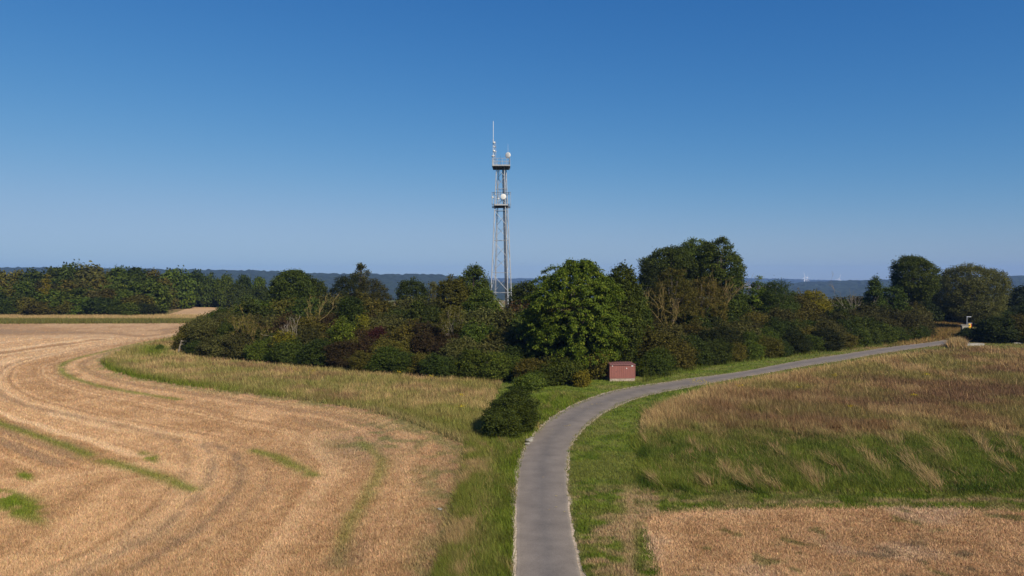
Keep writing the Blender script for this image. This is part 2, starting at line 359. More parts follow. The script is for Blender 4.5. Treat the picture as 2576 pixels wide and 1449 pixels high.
def col_ground(x, y):
    px, py = proj(x, y)
    v = fbm(x*.35, y*.35, 71); q = fbm(x*1.3, y*1.3, 72); u = fbm(x*.1, y*.1, 73)
    c = mix(np.array((.072, .100, .012)), np.array((.125, .155, .022)), sm(.3, .7, q))
    c = mix(c, OLV, sm(.5, .65, v)*.5)
    dry = sm(.55, .68, fbm(x*.5, y*.8, 74))
    right = (px > 1430) & (py > 1150)
    a = np.where(right, sm(1190, 1290, py)*(.35+.5*(px < 1660)), .12)
    inn = sm(1470, 1520, px)*right
    c = mix(c, DRY, np.clip(dry*a + inn*sm(.48, .62, fbm(x*.6, y*.9, 75))*sm(1200, 1270, py)*(px < 1660)*.6, 0, .85))
    # strips of cut dry grass along the meadow foot
    for yy in (1236, 1262):
        c = mix(c, DRY*.95, np.exp(-((py-yy-(fbm(x*.3, y*0, 76)-.5)*14)/5)**2)*sm(1560, 1640, px)*.75*sm(.35, .5, q))
    c = mix(c, DRY*1.1, np.exp(-((px-1585-(q-.5)*30)/22)**2)*sm(1225, 1260, py)*.7*(py < 1460))
    far = sm(125, 170, np.hypot(x, y))
    c = mix(c, mix(OLV*.9, np.array((.21, .13, .06)), sm(.4, .6, v)), far*.8)
    dr = np.minimum(dist(x, y, ROADLW), dist(x, y, ROADRW))
    c = mix(c, np.array((.20, .16, .08)), np.exp(-(dr/.35)**2)*.6*sm(.35, .6, q+.05))
    vf = sm(380, 600, np.hypot(x, y))
    farc = mix(np.array((.04, .06, .03)), np.array((.30, .24, .13)), sm(.5, .55, fbm(x*.0018, y*.0018, 99, 3)))
    return mix(c, farc, vf)
# ------------------------------------------------------------------ ground
def terrain(r): return -45*sm(430, 1100, r)
na = 720; rr = np.concatenate([np.geomspace(4, 28, 12)[:-1], np.geomspace(28, 320, 420), np.geomspace(330, 9000, 40)])
ang = np.concatenate([np.linspace(-40, 40, 700), np.linspace(40, 320, 60)[1:-1]])*math.pi/180
A, R = np.meshgrid(ang, rr); X = (R*np.sin(A)).ravel(); Y = (R*np.cos(A)).ravel(); Z = terrain(R.ravel())
na = len(ang); nr = len(rr)
i = np.arange(nr-1)[:, None]*na; j = np.arange(na)[None]; j2 = (j+1) % na
FQ = np.stack([i+j, i+j2, i+na+j2, i+na+j], -1).reshape(-1, 4)[:, ::-1]
Yc = np.maximum(Y, 3.0)
cg = col_ground(X, np.where(Y > 3, Y, 3)) 
g = mesh_np('ground', np.stack([X, Y, Z], 1), FQ, M_ground, col=cg, smooth=True); tag(g, kind='structure')

def sheet(name, poly, colf, mat, z, step=5.0):
    P = np.array(poly); x0, y0 = P.min(0); x1, y1 = P.max(0)
    xs = np.arange(x0, x1+step, step); ys = []
    yy = y0
    while yy < y1: ys.append(yy); yy += step*np.clip((yy-698)/250, .25, 1.0)
    ys.append(y1); ys = np.array(ys)
    XX, YY = np.meshgrid(xs, ys); nx = len(xs)
    cxm = (XX[:-1, :-1]+XX[1:, 1:])/2; cym = (YY[:-1, :-1]+YY[1:, 1:])/2
    ins = inside(cxm, cym, poly)
    wx, wy = at(XX.ravel(), YY.ravel()); 
    k = (np.arange(len(ys)-1)[:, None]*nx + np.arange(nx-1)[None])[ins]
    Fc = np.stack([k, k+1, k+nx+1, k+nx], 1)[:, ::-1]
    used = np.unique(Fc); rem = np.full(len(wx), -1); rem[used] = np.arange(len(used)); Fc = rem[Fc]
    wx, wy = wx[used], wy[used]
    o = mesh_np(name, np.stack([wx, wy, np.full(len(wx), z)], 1), Fc, mat, col=colf(wx, wy), smooth=True)
    return tag(o, kind='structure')
sheet('stubble_field', FIELD, col_field, M_field, .02, 4.0)
sheet('stubble_field', FIELD2, lambda x, y: np.tile(STRAW_A*.92, (len(x), 1))*(.85+.3*fbm(x*.1, y*.1, 4))[:, None], M_field, .02, 4.0)
sheet('stubble_field', FIELD3, col_field3, M_field, .02, 5.0)
sheet('meadow', MEADOW, col_meadow, M_meadow, .015, 6.0)
sheet('rough_grassland', WILD_L, col_wild, M_meadow, .012, 6.0)

# ------------------------------------------------------------------ road
def resample(l, n):
    w_ = np.array(wpts(l)); 
    # Catmull-Rom then even spacing
    P = np.vstack([2*w_[0]-w_[1], w_, 2*w_[-1]-w_[-2]]); o = []
    for k in range(1, len(P)-2):
        for t in np.linspace(0, 1, 12, endpoint=False):
            p0, p1, p2, p3 = P[k-1:k+3]
            o.append(.5*((2*p1)+(-p0+p2)*t+(2*p0-5*p1+4*p2-p3)*t*t+(-p0+3*p1-3*p2+p3)*t**3))
    o.append(P[-2]); o = np.array(o)
    d = np.concatenate([[0], np.cumsum(np.hypot(*np.diff(o, axis=0).T))]); s = np.linspace(0, d[-1], n)
    return np.stack([np.interp(s, d, o[:, 0]), np.interp(s, d, o[:, 1])], 1)
nR = 700
RL = resample(ROAD_L, nR); RR = resample(ROAD_R, nR)
for _ in range(12):
    for Q in (RL, RR): Q[1:-1] = (Q[:-2]+Q[1:-1]*2+Q[2:])/4
def ribbon(name, L, Rr, mat, z, ncol=9, camber=0.05, jit=0, out=0):
    d = (Rr-L); ln = np.hypot(*d.T)[:, None]; u = d/ln
    s = np.arange(len(L))*.25
    jl = (fbm(s, s*0, 3, 4)-.5)*jit; jr = (fbm(s, s*0+9, 4, 4)-.5)*jit
    a = L-u*(out+jl[:, None]); b = Rr+u*(out*.6+jr[:, None])
    t = np.linspace(0, 1, ncol)
    V = a[:, None]*(1-t)[None, :, None] + b[:, None]*t[None, :, None]
    Zc = z + camber*(1-(2*t-1)**2); V3 = np.dstack([V[..., 0], V[..., 1], np.tile(Zc, (len(L), 1))]).reshape(-1, 3)
    k = (np.arange(len(L)-1)[:, None]*ncol+np.arange(ncol-1)[None]).ravel()
    Fc = np.stack([k, k+1, k+ncol+1, k+ncol], 1)
    col = np.tile(np.stack([t, t, t], 1)[None], (len(L), 1, 1)).reshape(-1, 3)
    return tag(mesh_np(name, V3, Fc, mat, col=col, smooth=True), kind='structure')
# asphalt: worn grey, paler wheel tracks, darker centre, stone chips
m, n, o = newmat('worn_asphalt')
a = N(n, 'ShaderNodeAttribute'); a.attribute_name = 'col'; sp = N(n, 'ShaderNodeSeparateColor'); n.links.new(a.outputs['Color'], sp.inputs[0])
r1 = ramp(n, sp.outputs[0], [(0, (.31, .265, .22)), (.06, (.235, .20, .165)), (.25, (.21, .182, .158)), (.5, (.165, .148, .135)), (.72, (.20, .175, .153)), (.94, (.215, .185, .155)), (1, (.29, .25, .20))])
t1 = noise(n, .6, 5, .6); r2 = ramp(n, t1.outputs['Fac'], [(.3, (.76,)*3), (.7, (1.10,)*3)])
t2 = noise(n, 14, 3, .8); r3 = ramp(n, t2.outputs['Fac'], [(.35, (.80,)*3), (.66, (1.12,)*3), (.74, (1.5, 1.4, 1.25))])
p = N(n, 'ShaderNodeBsdfPrincipled'); p.inputs['Roughness'].default_value = .85; p.inputs['Specular IOR Level'].default_value = .25
n.links.new(mult(n, mult(n, r1.outputs[0], r2.outputs[0]), r3.outputs[0]), p.inputs['Base Color'])
b = N(n, 'ShaderNodeBump'); b.inputs['Strength'].default_value = .4; b.inputs['Distance'].default_value = .02
n.links.new(t2.outputs['Fac'], b.inputs['Height']); n.links.new(b.outputs[0], p.inputs['Normal']); n.links.new(p.outputs[0], o.inputs[0])
r2.color_ramp.elements[0].color = (.72, .69, .66, 1); r2.color_ramp.elements[1].color = (1.04, 1.0, .95, 1)
M_road = m
M_gravel = solid('pale_gravel', (.52, .42, .31), (.26, .19, .12), 5, .95, bump=.6, bd=.03)
ribbon('gravel_shoulder', RL, RR, M_gravel, .025, 5, .01, .6, .36)
ribbon('road', RL, RR, M_road, .045, 11, .05, .16, 0)

# ------------------------------------------------------------------ grass and stubble (uncountable)
def blades(name, px, py, h, wd, lean, colf, mat, label, cat, jitter=.25, tint=None, lift=0.0, coltip=None):
    x, y = at(px, py); n_ = len(x)
    d = np.hypot(x, y); wd = np.maximum(wd, d/F*1.3)*(.7+.6*rng.random(n_))
    az = rng.random(n_)*math.pi*2
    ux = np.cos(az)*wd/2; uy = np.sin(az)*wd/2
    h = h*(.55+.9*rng.random(n_))
    la = rng.normal(0, .35, (n_, 2)) + np.asarray(lean)
    base = np.stack([x, y, np.full(n_, lift)], 1)
    V = np.empty((n_, 3, 3))
    V[:, 0] = base + np.stack([ux, uy, ux*0], 1); V[:, 1] = base - np.stack([ux, uy, ux*0], 1)
    V[:, 2] = base + np.stack([la[:, 0]*h, la[:, 1]*h, h*(1-.3*np.clip(np.hypot(*la.T), 0, 1.6)/1.6)], 1)
    c = colf(x, y) if tint is None else np.tile(tint, (n_, 1)) if np.ndim(tint) == 1 else tint
    c = c*(1+rng.normal(0, jitter, n_))[:, None]*(1+rng.normal(0, .06, (n_, 3)))
    c = np.clip(c, .006, .85)
    cc = np.repeat(c, 3, 0).reshape(n_, 3, 3); cc[:, 2] *= 1.15
    return dict(V=V.reshape(-1, 3), C=cc.reshape(-1, 3))
def join_blades(name, parts, mat, label, cat):
    V = np.concatenate([p['V'] for p in parts]); Cc = np.concatenate([p['C'] for p in parts])
    Fc = np.arange(len(V)).reshape(-1, 3)
    o = mesh_np(name, V, Fc, mat, col=Cc); return tag(o, label, cat, kind='stuff')
def scatter(poly, n_, ext=6, clip=(-60, 2640, 700, 1500)):
    P = np.array(poly); x0, y0 = P.min(0)-ext; x1, y1 = P.max(0)+ext
    x0 = max(x0, clip[0]); x1 = min(x1, clip[1]); y0 = max(y0, clip[2]); y1 = min(y1, clip[3])
    px = rng.uniform(x0, x1, n_); py = rng.uniform(y0, y1, n_)
    jx = px+rng.normal(0, ext, n_); jy = py+rng.normal(0, ext*.5, n_)
    k = inside(jx, jy, poly); px, py = px[k], py[k]
    x, y = at(px, py); ok = (dist(x, y, ROADC) > 1.62+.1*rng.random(len(x)))
    return px[ok], py[ok]
px, py = scatter(FIELD, 520000, 4); k = (py > 850) | (rng.random(len(px)) < .25); px, py = px[k], py[k]
hf = np.where(rng.random(len(px)) < .5, .19, .10)
p1 = blades('', px, py, hf, .035, (0, 0), lambda x, y: col_field(x, y)*1.1, M_straw, '', '', .22)
k = (rng.random(len(px)) < .35) & (py > 900)
p2 = blades('', px[k], py[k], .16, .03, rng.normal(0, 1.0, (k.sum(), 2)), lambda x, y: col_field(x, y)*1.2, M_straw, '', '', .2)
join_blades('stubble', [p1, p2], M_straw, 'short cut straw stubble covering the large curved field left of the path', 'stubble')
px, py = scatter(FIELD3, 280000, 11)
x, y = at(px, py); p1 = blades('', px, py, .05+.22*fbm(x*1.1, y*1.1, 26), .045, (0, 0), lambda x, y: col_field3(x, y)*1.1, M_straw, '', '', .3)
k = rng.random(len(px)) < .5
p2 = blades('', px[k], py[k], .18, .035, rng.normal(0, 1.1, (k.sum(), 2)), lambda x, y: col_field3(x, y)*1.25, M_straw, '', '', .3)
join_blades('stubble', [p1, p2], M_straw, 'coarse cut straw stubble in the corner field right of the path', 'stubble')
# verges, mown strips and everything green that is short
allp = (-60, 2640, 840, 1500)
px = rng.uniform(1000, 2640, 640000); py = rng.uniform(845, 1500, 640000)
k = ~inside(px, py, FIELD) & ~inside(px, py, FIELD3) & ~inside(px, py, MEADOW) & ~inside(px, py, WILD_L); px, py = px[k], py[k]
x, y = at(px, py); k = (dist(x, y, ROADC) > 1.55+.25*vnoise(x*2, y*2, 8)); px, py = px[k], py[k]
x, y = at(px, py)
leftv = inside(px, py, VERGE_L)
hh = np.where(leftv, .30*sm(0, 1.2, dist(x, y, ROADLW)-0)+.05, .12+.08*vnoise(x*.7, y*.7, 3))
p1 = blades('', px, py, hh, .035, (-.15, .1), lambda x, y: col_ground(x, y)*1.15, M_blade, '', '', .3)
k = leftv & (rng.random(len(px)) < .5); 
# straw-coloured tall grass where the left verge meets the field
sx, sy = scatter([(1150,1500),(1195,1300),(1218,1200),(1228,1105),(1190,1105),(1175,1200),(1155,1300),(1115,1450),(1100,1500)], 120000, 13)
xx, yy = at(sx, sy)
p2 = blades('', sx, sy, .5, .025, (-.35, .05), None, M_blade, '', '', .28, tint=mix(TAN*1.0, GRN, sm(.35, .6, fbm(xx*.9, yy*.5, 14))*.8))
sx, sy = scatter(VERGE_L, 60000, 3)
p3 = blades('', sx, sy, .42, .03, (-.3, .1), None, M_blade, '', '', .3, tint=mix(mix(GRN*.7, GRN*1.2, sm(.3, .7, fbm(at(sx, sy)[0]*1.1, at(sx, sy)[1]*.7, 15))), TAN*.9, np.clip(sm(.5, .72, fbm(at(sx, sy)[0]*.8, at(sx, sy)[1]*.4, 16))*.7 + np.exp(-(dist(*at(sx, sy), EDGE_W[18:])/1.5)**2)*.95, 0, .95)))
p3['V'] = p3['V']; 
join_blades('verge_grass', [p1, p2, p3], M_blade, 'green and straw coloured grass on the verges beside the path', 'grass')
# tall meadow on the right
px, py = scatter(MEADOW, 430000, 5)
x, y = at(px, py); low = sm(1080, 1110, py)
p1 = blades('', px, py, np.where(py < 1085, .7, .12+.62*fbm(x*.55, y*.35, 58)), .026, (-.18, .12), lambda x, y: col_meadow(x, y)*1.2, M_blade, '', '', .34)
# leaning pale tufts at the foot of the meadow
tl = []
def c4(x, y): return ((2500+x/1.7047)*.644, (1400+y/1.7047)*.644)
TU = [((1400,520),(1680,780),50),((1620,480),(1850,720),55),((1800,640),(1960,840),60),((1950,760),(2010,850),40),((1150,730),(1200,830),55),((1230,650),(1380,720),40),
      ((2000,620),(2130,700),45),((2000,560),(2100,650),40),((330,540),(430,610),30),((560,690),(600,770),35),((60,330),(100,400),40),((30,470),(70,560),22),((130,320),(330,250),35),
      ((600,400),(650,440),18),((1080,740),(1240,840),50),((800,730),(815,800),15),((850,830),(960,850),30),((700,800),(800,840),35),((2400,680),(2540,760),40),((2180,480),(2300,560),45),((2250,520),(2330,640),40),((2430,520),(2550,640),45),
      ((430,780),(480,830),30),((120,770),(190,850),20),((1350,440),(1500,520),35),((900,600),(1000,660),25),((1700,500),(1760,560),30)]
for (a_, b_), (c_, d_), wdt in TU:
    n_ = int(7*wdt); t = rng.random(n_)
    qx = a_+(c_-a_)*t+rng.normal(0, wdt*.35, n_); qy = b_+(d_-b_)*t+rng.normal(0, wdt*.3, n_)
    X_, Y_ = c4(qx, qy+30)
    tl.append(blades('', X_, Y_, .8, .022, np.array((-.55, .35))+rng.normal(0, .28, 2), None, M_blade, '', '', .25, tint=mix(TAN*.65, TAN*1.15, rng.random(n_))))
for q_ in range(90):
    bx, by = rng.uniform(1640, 2640), rng.uniform(1075, 1222); n_ = int(rng.integers(15, 90)); sw = rng.uniform(4, 16)
    tl.append(blades('', bx+rng.normal(0, sw, n_), by+rng.normal(0, sw*.35, n_), rng.uniform(.4, .8), .02, np.array((-.35, .25))+rng.normal(0, .3, 2), None, M_blade, '', '', .25, tint=TAN*rng.uniform(.55, 1.05)))
k = (rng.random(len(px)) < .05) & (py > 1090) & (vnoise(x*.5, y*.5, 91) > .55)
tl.append(blades('', px[k], py[k], .55, .025, (-.5, .3), None, M_blade, '', '', .25, tint=TAN*.95))
k = (rng.random(len(px)) < .006) & (py < 1060)
tl.append(blades('', px[k], py[k], 1.0, .04, (0, 0), None, M_blade, '', '', .2, tint=TAN*1.4))
# shade of hollows painted as dark green blades, with fresh green ones, among the foot of the meadow
px2, py2 = scatter([(1600,1095),(2640,1100),(2640,1236),(1625,1235)], 160000, 14)
x2, y2 = at(px2, py2); gv = fbm(x2*.45, y2*.3, 57)
tl.append(blades('', px2, py2, .08+.62*fbm(x2*.55, y2*.35, 58), .022, (-.35, .2), None, M_blade, '', '', .3, tint=mix(np.array((.045, .070, .011)), np.array((.14, .16, .026)), sm(.38, .62, gv))))
join_blades('tall_grass', [p1]+tl, M_blade, 'tall brown and green uncut grass of the meadow right of the path, with leaning pale tufts', 'grass')
# rough grass between left field and thicket
px, py = scatter(WILD_L, 260000, 5)
p1 = blades('', px, py, .58, .03, (-.1, .1), lambda x, y: col_wild(x, y)*1.2, M_blade, '', '', .32)
join_blades('tall_grass', [p1], M_blade, 'dry straw coloured rough grass between the left field and the thicket', 'grass')
px, py = scatter(STRIP_L, 90000, 2)
tn = np.where((py > 807)[:, None], np.array((.13, .12, .035))[None], TAN[None]*1.15)
p1 = blades('', px, py, 1.0, .05, (0, 0), None, M_blade, '', '', .25, tint=tn)
join_blades('tall_grass', [p1], M_blade, 'strip of pale tall grass at the foot of the wood behind the left field', 'grass')
sx, sy = scatter([(2230,880),(2390,855),(2400,830),(2335,800),(2330,840),(2240,868),(2000,896),(1800,921),(1690,945),(1610,966),(1625,950),(1800,912),(2000,885),(2240,858)], 60000, 2)
xx, yy = at(sx, sy)
p1 = blades('', sx, sy, .6, .05, (0, 0), None, M_blade, '', '', .3, tint=mix(np.array((.09, .105, .02)), np.array((.26, .16, .06)), sm(2180, 2330, sx+60*(vnoise(xx*.3, yy*.3, 5)-.5))))
sx, sy = scatter([(2330,803),(2420,806),(2425,850),(2395,852),(2340,848)], 26000, 3)
p2 = blades('', sx, sy, .9, .06, (0, 0), None, M_blade, '', '', .3, tint=mix(np.array((.16, .13, .03)), np.array((.25, .14, .06)), rng.random(len(sx))))
sx, sy = scatter([(2390,862),(2425,862),(2430,875),(2385,875)], 3000, 2)
p3 = blades('', sx, sy, 1.3, .06, (-.1, 0), None, M_blade, '', '', .3, tint=TAN*1.1)
join_blades('tall_grass', [p1, p2, p3], M_blade, 'brownish grass along the thicket side of the path towards its far end', 'grass')
# yellow flower heads dotted in the meadows
fl = []
for cx_, cy_, s_ in [(1180*.85,947,8),(690*1.14,947,8),(741,942,10),(1085,960,5),(1160,1040,6),(1290*.9,1010,4),(1750,972,10),(1768,975,8),(2010,990,6),(2330,955,5),(2140,1040,5),(1860,985,6),(2300,1010,5),(2100,957,5)]:
    fx = cx_+rng.normal(0, s_, 26); fy = cy_+rng.normal(0, s_*.3, 26)
    bl = blades('', fx, fy, .12, .09, (0, 0), None, M_blade, '', '', .15, tint=np.array((.45, .33, .02)), lift=.75); fl.append(bl)
join_blades('flower_heads', fl, M_blade, 'small yellow flower heads scattered through the rough grass and meadow', 'flowers')

# ------------------------------------------------------------------ hills
def hill_mat(name, a, b_):
    return solid(name, a, b_, .02, .95, bump=0)
def ridge(name, pts, d, low, mat, seed, amp, back=400, front=900):
    xs = np.arange(-500, 3100, 3.0); ys = np.interp(xs, [p[0] for p in pts], [p[1] for p in pts])
    ts = np.linspace(0, 1, 26); V = []
    Xr, Yr, Zr = dep(xs, d, ys)
    for t in ts:
        yy = d - front*t; xx = Xr*(yy/d)
        zz = low + (Zr-low)*(1-t)**.8 if t > 0 else Zr
        bump = (vnoise(xx/14, yy/14+t*40, seed)-.2)*amp*1.15 + (vnoise(xx/70, yy/70, seed+9)-.5)*amp*.5 + (fbm(xx/90, yy/90, seed+4)-.5)*amp*1.5*(t > 0)
        V.append(np.stack([xx, yy+0*xx, zz+bump], 1))
    V.append(np.stack([Xr, np.full_like(Xr, d+back), np.full_like(Xr, low)], 1)); order = [len(V)-1]+list(range(len(V)-1))
    V = [V[k_] for k_ in order]; nx = len(xs); V = np.concatenate(V)
    k_ = (np.arange(len(order)-1)[:, None]*nx+np.arange(nx-1)[None]).ravel()
    Fc = np.stack([k_, k_+nx, k_+nx+1, k_+1], 1)
    return tag(mesh_np(name, V, Fc, mat, smooth=False), kind='structure')
MH = hill_mat('wooded_hills', (.022, .036, .018), (.010, .018, .010))
ridge('hills', [(-500,673),(0,674),(150,675),(350,676.5),(500,679),(600,681),(670,683),(800,688),(1000,690.5),(1110,692.5),(1170,698),(1230,706),(1300,716),(1500,730),(3100,735)], 2800, -46, MH, 3, 6)
ridge('hills', [(-500,740),(1850,735),(1950,722),(2010,712.5),(2060,709),(2130,707.5),(2250,703.5),(2357,698),(2450,696.5),(2576,694.5),(3100,690)], 3300, -46, MH, 8, 6)
ridge('hills', [(-500,690),(1000,697),(1250,701),(1620,700),(1900,700.5),(2000,702.5),(2100,706),(2300,706),(3100,705)], 7200, -46, MH, 12, 7)

# ------------------------------------------------------------------ wind turbines
M_white = solid('white_paint', (.8, .8, .8), (.7, .7, .7), 2, .4, bump=0)
def turbine(px, pyh, d, angs, label):
    x, y, z = dep(px, d, pyh); base = -46.0
    r = tag(empty('wind_turbine', (x, y, base)), label, 'wind turbine', 'wind turbines on the far ridge')
    H = z-base
    MB().tube((0, 0, 0), (0, 0, H), 3.4, 2.4, 14).build('tower', M_white, r)
    MB().box(-2.6, 2.6, -5, 8, H-2.2, H+2.2).build('nacelle', M_white, r)
    MB().tube((0, -5, H), (0, -8.5, H), 2.4, .8, 12).build('hub', M_white, r)
    for a_ in angs:
        a_ = math.radians(a_); L = 41; s_, c_ = math.sin(a_), math.cos(a_)
        b_ = MB(); prof = [(1.5, 1.3, .9), (6, 2.6, .6), (16, 2.1, .4), (30, 1.4, .25), (L, .35, .08)]; vs = []
        for t, wd, th in prof:
            for u_, v_ in ((-wd*.35, 0), (0, -th), (wd*.65, 0), (0, th)): b_.v.append((s_*t+c_*u_, -6.8+v_, H+c_*t-s_*u_))
        for k_ in range(len(prof)-1):
            for q in range(4): b_.f.append((k_*4+q, k_*4+(q+1) % 4, k_*4+4+(q+1) % 4, k_*4+4+q))
        b_.f.append((0, 1, 2, 3)); e = (len(prof)-1)*4; b_.f.append((e, e+1, e+2, e+3)); b_.build('blade', M_white, r)
turbine(2024.0, 696.5, 5600, (-15, 105, 225), 'white wind turbine with the higher hub, left one of the close pair on the skyline')
turbine(2029.5, 703.0, 6000, (10, 130, 250), 'white wind turbine with the lower hub, right one of the close pair on the skyline')
turbine(2110.5, 701.5, 6200, (15, 135, 255), 'white wind turbine showing behind the grey dead tree branches')

# ------------------------------------------------------------------ foliage generators
def leaves(rs, centers, spread, n_, size, up=.35, out=.5, origin=(0, 0, 2), asp=.6, droop=0, zmin=.05):
    idx = rs.integers(0, len(centers), n_); c = centers[idx]
    off = rs.normal(0, 1, (n_, 3))*spread; off[:, 2] *= .62
    p = c+off; p = p[p[:, 2] > zmin]; n_ = len(p)
    o_ = p-np.asarray(origin); o_ /= np.linalg.norm(o_, axis=1)[:, None]+1e-6
    nrm = o_*out+rs.normal(0, .55, (n_, 3)); nrm[:, 2] += up; nrm /= np.linalg.norm(nrm, axis=1)[:, None]
    a_ = rs.normal(0, 1, (n_, 3)); a_[:, 2] -= droop; a_ -= (a_*nrm).sum(1)[:, None]*nrm; a_ /= np.linalg.norm(a_, axis=1)[:, None]+1e-9
    b_ = np.cross(nrm, a_); s_ = size*(.6+.8*rs.random(n_))[:, None]
    V = np.empty((n_, 4, 3)); V[:, 0] = p-a_*s_*.5; V[:, 1] = p+b_*s_*asp*.5+nrm*s_*.08; V[:, 2] = p+a_*s_*.5; V[:, 3] = p-b_*s_*asp*.5+nrm*s_*.08
    cv = np.clip(rs.random(n_)*.75+.25*hsh(idx, idx*3+1, 5)[:n_] if False else rs.random(n_)*.7+.3*rs.random(len(centers))[idx[:n_]], 0, 1)
    return V.reshape(-1, 3), np.repeat(cv, 4)
def leafmesh(name, V, cv, mat):
    col = np.stack([cv]*3, 1); return mesh_np(name, V, np.arange(len(V)).reshape(-1, 4), mat, col=col, mesh_only=True)
def lobe_centers(rs, lobes, n_, shell=.75):
    L = np.array(lobes); wgt = (L[:, 3]*L[:, 4]+L[:, 3]*L[:, 5]); wgt = wgt/wgt.sum(); k_ = rs.choice(len(L), n_, p=wgt)
    d = rs.normal(0, 1, (n_, 3)); d /= np.linalg.norm(d, axis=1)[:, None]
    r_ = np.where(rs.random(n_) < shell, .82+.22*rs.random(n_), rs.random(n_)**.5*.85)
    P = L[k_, :3]+d*r_[:, None]*L[k_, 3:6]
    # drop clumps buried inside another lobe
    keep = np.ones(n_, bool)
    for q, l in enumerate(L):
        e = (((P-l[:3])/l[3:6])**2).sum(1) < .42
        keep &= ~(e & (k_ != q))
    P = P[keep]; return P[P[:, 2] > .1]
def shrub_mesh(seed, R=3.0, H=5.2, nc=430, nl=17000, size=.26, mat=None, twig=True):
    rs = np.random.default_rng(seed); lob = []
    for k_ in range(9):
        a_ = rs.random()*6.28; q = rs.random()**.6*R*.62; z = H*(.25+.45*rs.random()*(1-q/R*.5)); r_ = R*(.38+.2*rs.random())
        lob.append((q*math.cos(a_), q*math.sin(a_), z, r_, r_, min(r_*1.05, z*1.05)))
    lob.append((0, 0, H*.62, R*.5, R*.5, H*.36)); lob.append((0, 0, H*.28, R*.85, R*.85, H*.3))
    cs = lobe_centers(rs, lob, nc)
    V, cv = leaves(rs, cs, .42, nl, size, origin=(0, 0, H*.35))
    if twig:   # loose twigs breaking the outline
        top = cs[rs.integers(0, len(cs), 130)]; dirs = top-np.array((0, 0, H*.2)); dirs /= np.linalg.norm(dirs, axis=1)[:, None]
        tw = np.concatenate([top+dirs*t for t in (.35, .55, .75, .95)]); tw += rs.normal(0, .1, tw.shape)
        V2, c2_ = leaves(rs, tw, .09, 2200, size*.85, origin=(0, 0, H*.35)); V = np.concatenate([V, V2]); cv = np.concatenate([cv, c2_])
    return V, cv
def stems_mesh(seed, H, R, mat, n_=6, r=.06):
    rs = np.random.default_rng(seed); b_ = MB()
    for k_ in range(n_):
        a_ = rs.random()*6.28; e = Vector((math.cos(a_)*R*.6, math.sin(a_)*R*.6, H*.7)); m_ = Vector((e.x*.35, e.y*.35, H*.4))
        b_.path([(e.x*.05, e.y*.05, 0), m_, e], [r, r*.7, r*.25], 5)
    return b_.mesh('stems', mat)
def branch(b_, p, d, L, r, lv, rs, tips=None, up=.25, spread=.55, nseg=3, kids=(2, 4), thin=.62):
    pts = [Vector(p)]; dd = Vector(d).normalized(); rad = [r]
    for k_ in range(nseg):
        dd = (dd+Vector(rs.normal(0, .13, 3))+Vector((0, 0, up*.12))).normalized(); pts.append(pts[-1]+dd*L/nseg); rad.append(r*(1-(k_+1)/nseg*.45))
    b_.path(pts, rad, 6 if r > .05 else 4)
    if tips is not None and lv <= 1: tips += [tuple(q) for q in pts[1:]]
    if lv <= 0: return
    for k_ in range(int(rs.integers(kids[0], kids[1]+1))):
        t = .35+.65*rs.random() if k_ else 1.0; q = pts[min(int(t*nseg), nseg)]
        nd = (dd+Vector(rs.normal(0, spread, 3))+Vector((0, 0, up))).normalized()
        branch(b_, q, nd, L*(.55+.25*rs.random()), max(r*thin*(1-.3*t), .022), lv-1, rs, tips, up, spread, nseg, kids, thin)

def plant(name, loc, rz, sc, parts, label, cat, group=None):
    r = empty(name, loc, rz); r.scale = sc if hasattr(sc, '__len__') else (sc,)*3
    tag(r, label, cat, group)
    for pn, me, mat in parts:
        o_ = bpy.data.objects.new(pn, me); C.objects.link(o_); o_.parent = r
        if mat is not None:
            o_.material_slots[0].link = 'OBJECT'; o_.material_slots[0].material = mat
    return r
SHR = []
for k_ in range(7):
    V, cv = shrub_mesh(100+k_); SHR.append((leafmesh('foliage', V, cv, G['dark green']), stems_mesh(200+k_, 5.2, 3, M_bark)))
FARS = []
for k_ in range(5):
    V, cv = shrub_mesh(300+k_, 3.0, 5.2, 260, 8000, .40, twig=False); FARS.append((leafmesh('foliage', V, cv, G['dark green']), None))
def ground_h(px, py, top, d=None):
    """height of a thing standing at image base py whose top is at image row top"""
    if d is None: _, d = at(px, py); d = float(d)
    return d, CAMH + (698-top)/F*d
LM = [(0, 'frame edge'), (455, 'leaning dead trunk'), (737, 'pale bare tree'), (940, 'red shrub'), (1138, 'pale-trunked tree'), (1262, 'lattice tower'), (1465, 'big leafy tree'), (1566, 'hut'), (1740, 'domed trees'), (1950, 'dark hump'), (2132, 'grey dead tree'), (2297, 'tall dark tree'), (2440, 'round tree'), (2700, 'frame edge')]
pending = []
def shrub(px, d, h, wpx=None, width=None, colr='dark green', row='front', far=False, kind='shrub'):
    x = (px-CX)/F*d/ct; 
    width = width or h*1.15
    pl = FARS if far else SHR; m_ = pl[int(rng.integers(len(pl)))]
    parts = [('foliage', m_[0], G[colr])]
    if m_[1]: parts.append(('stems', m_[1], None))
    s_ = width/6.2; r = plant('far_shrub' if False else ('tree' if kind == 'tree' else 'shrub'), (x, d + (3.5 if 1500 < px < 1625 and d < 112 else 0), -.05), rng.random()*6.28, (s_*(.9+.2*rng.random()), s_*(.9+.2*rng.random()), h/5.6), parts, None, kind)
    pending.append((px, d, colr, row, kind, r)); return r

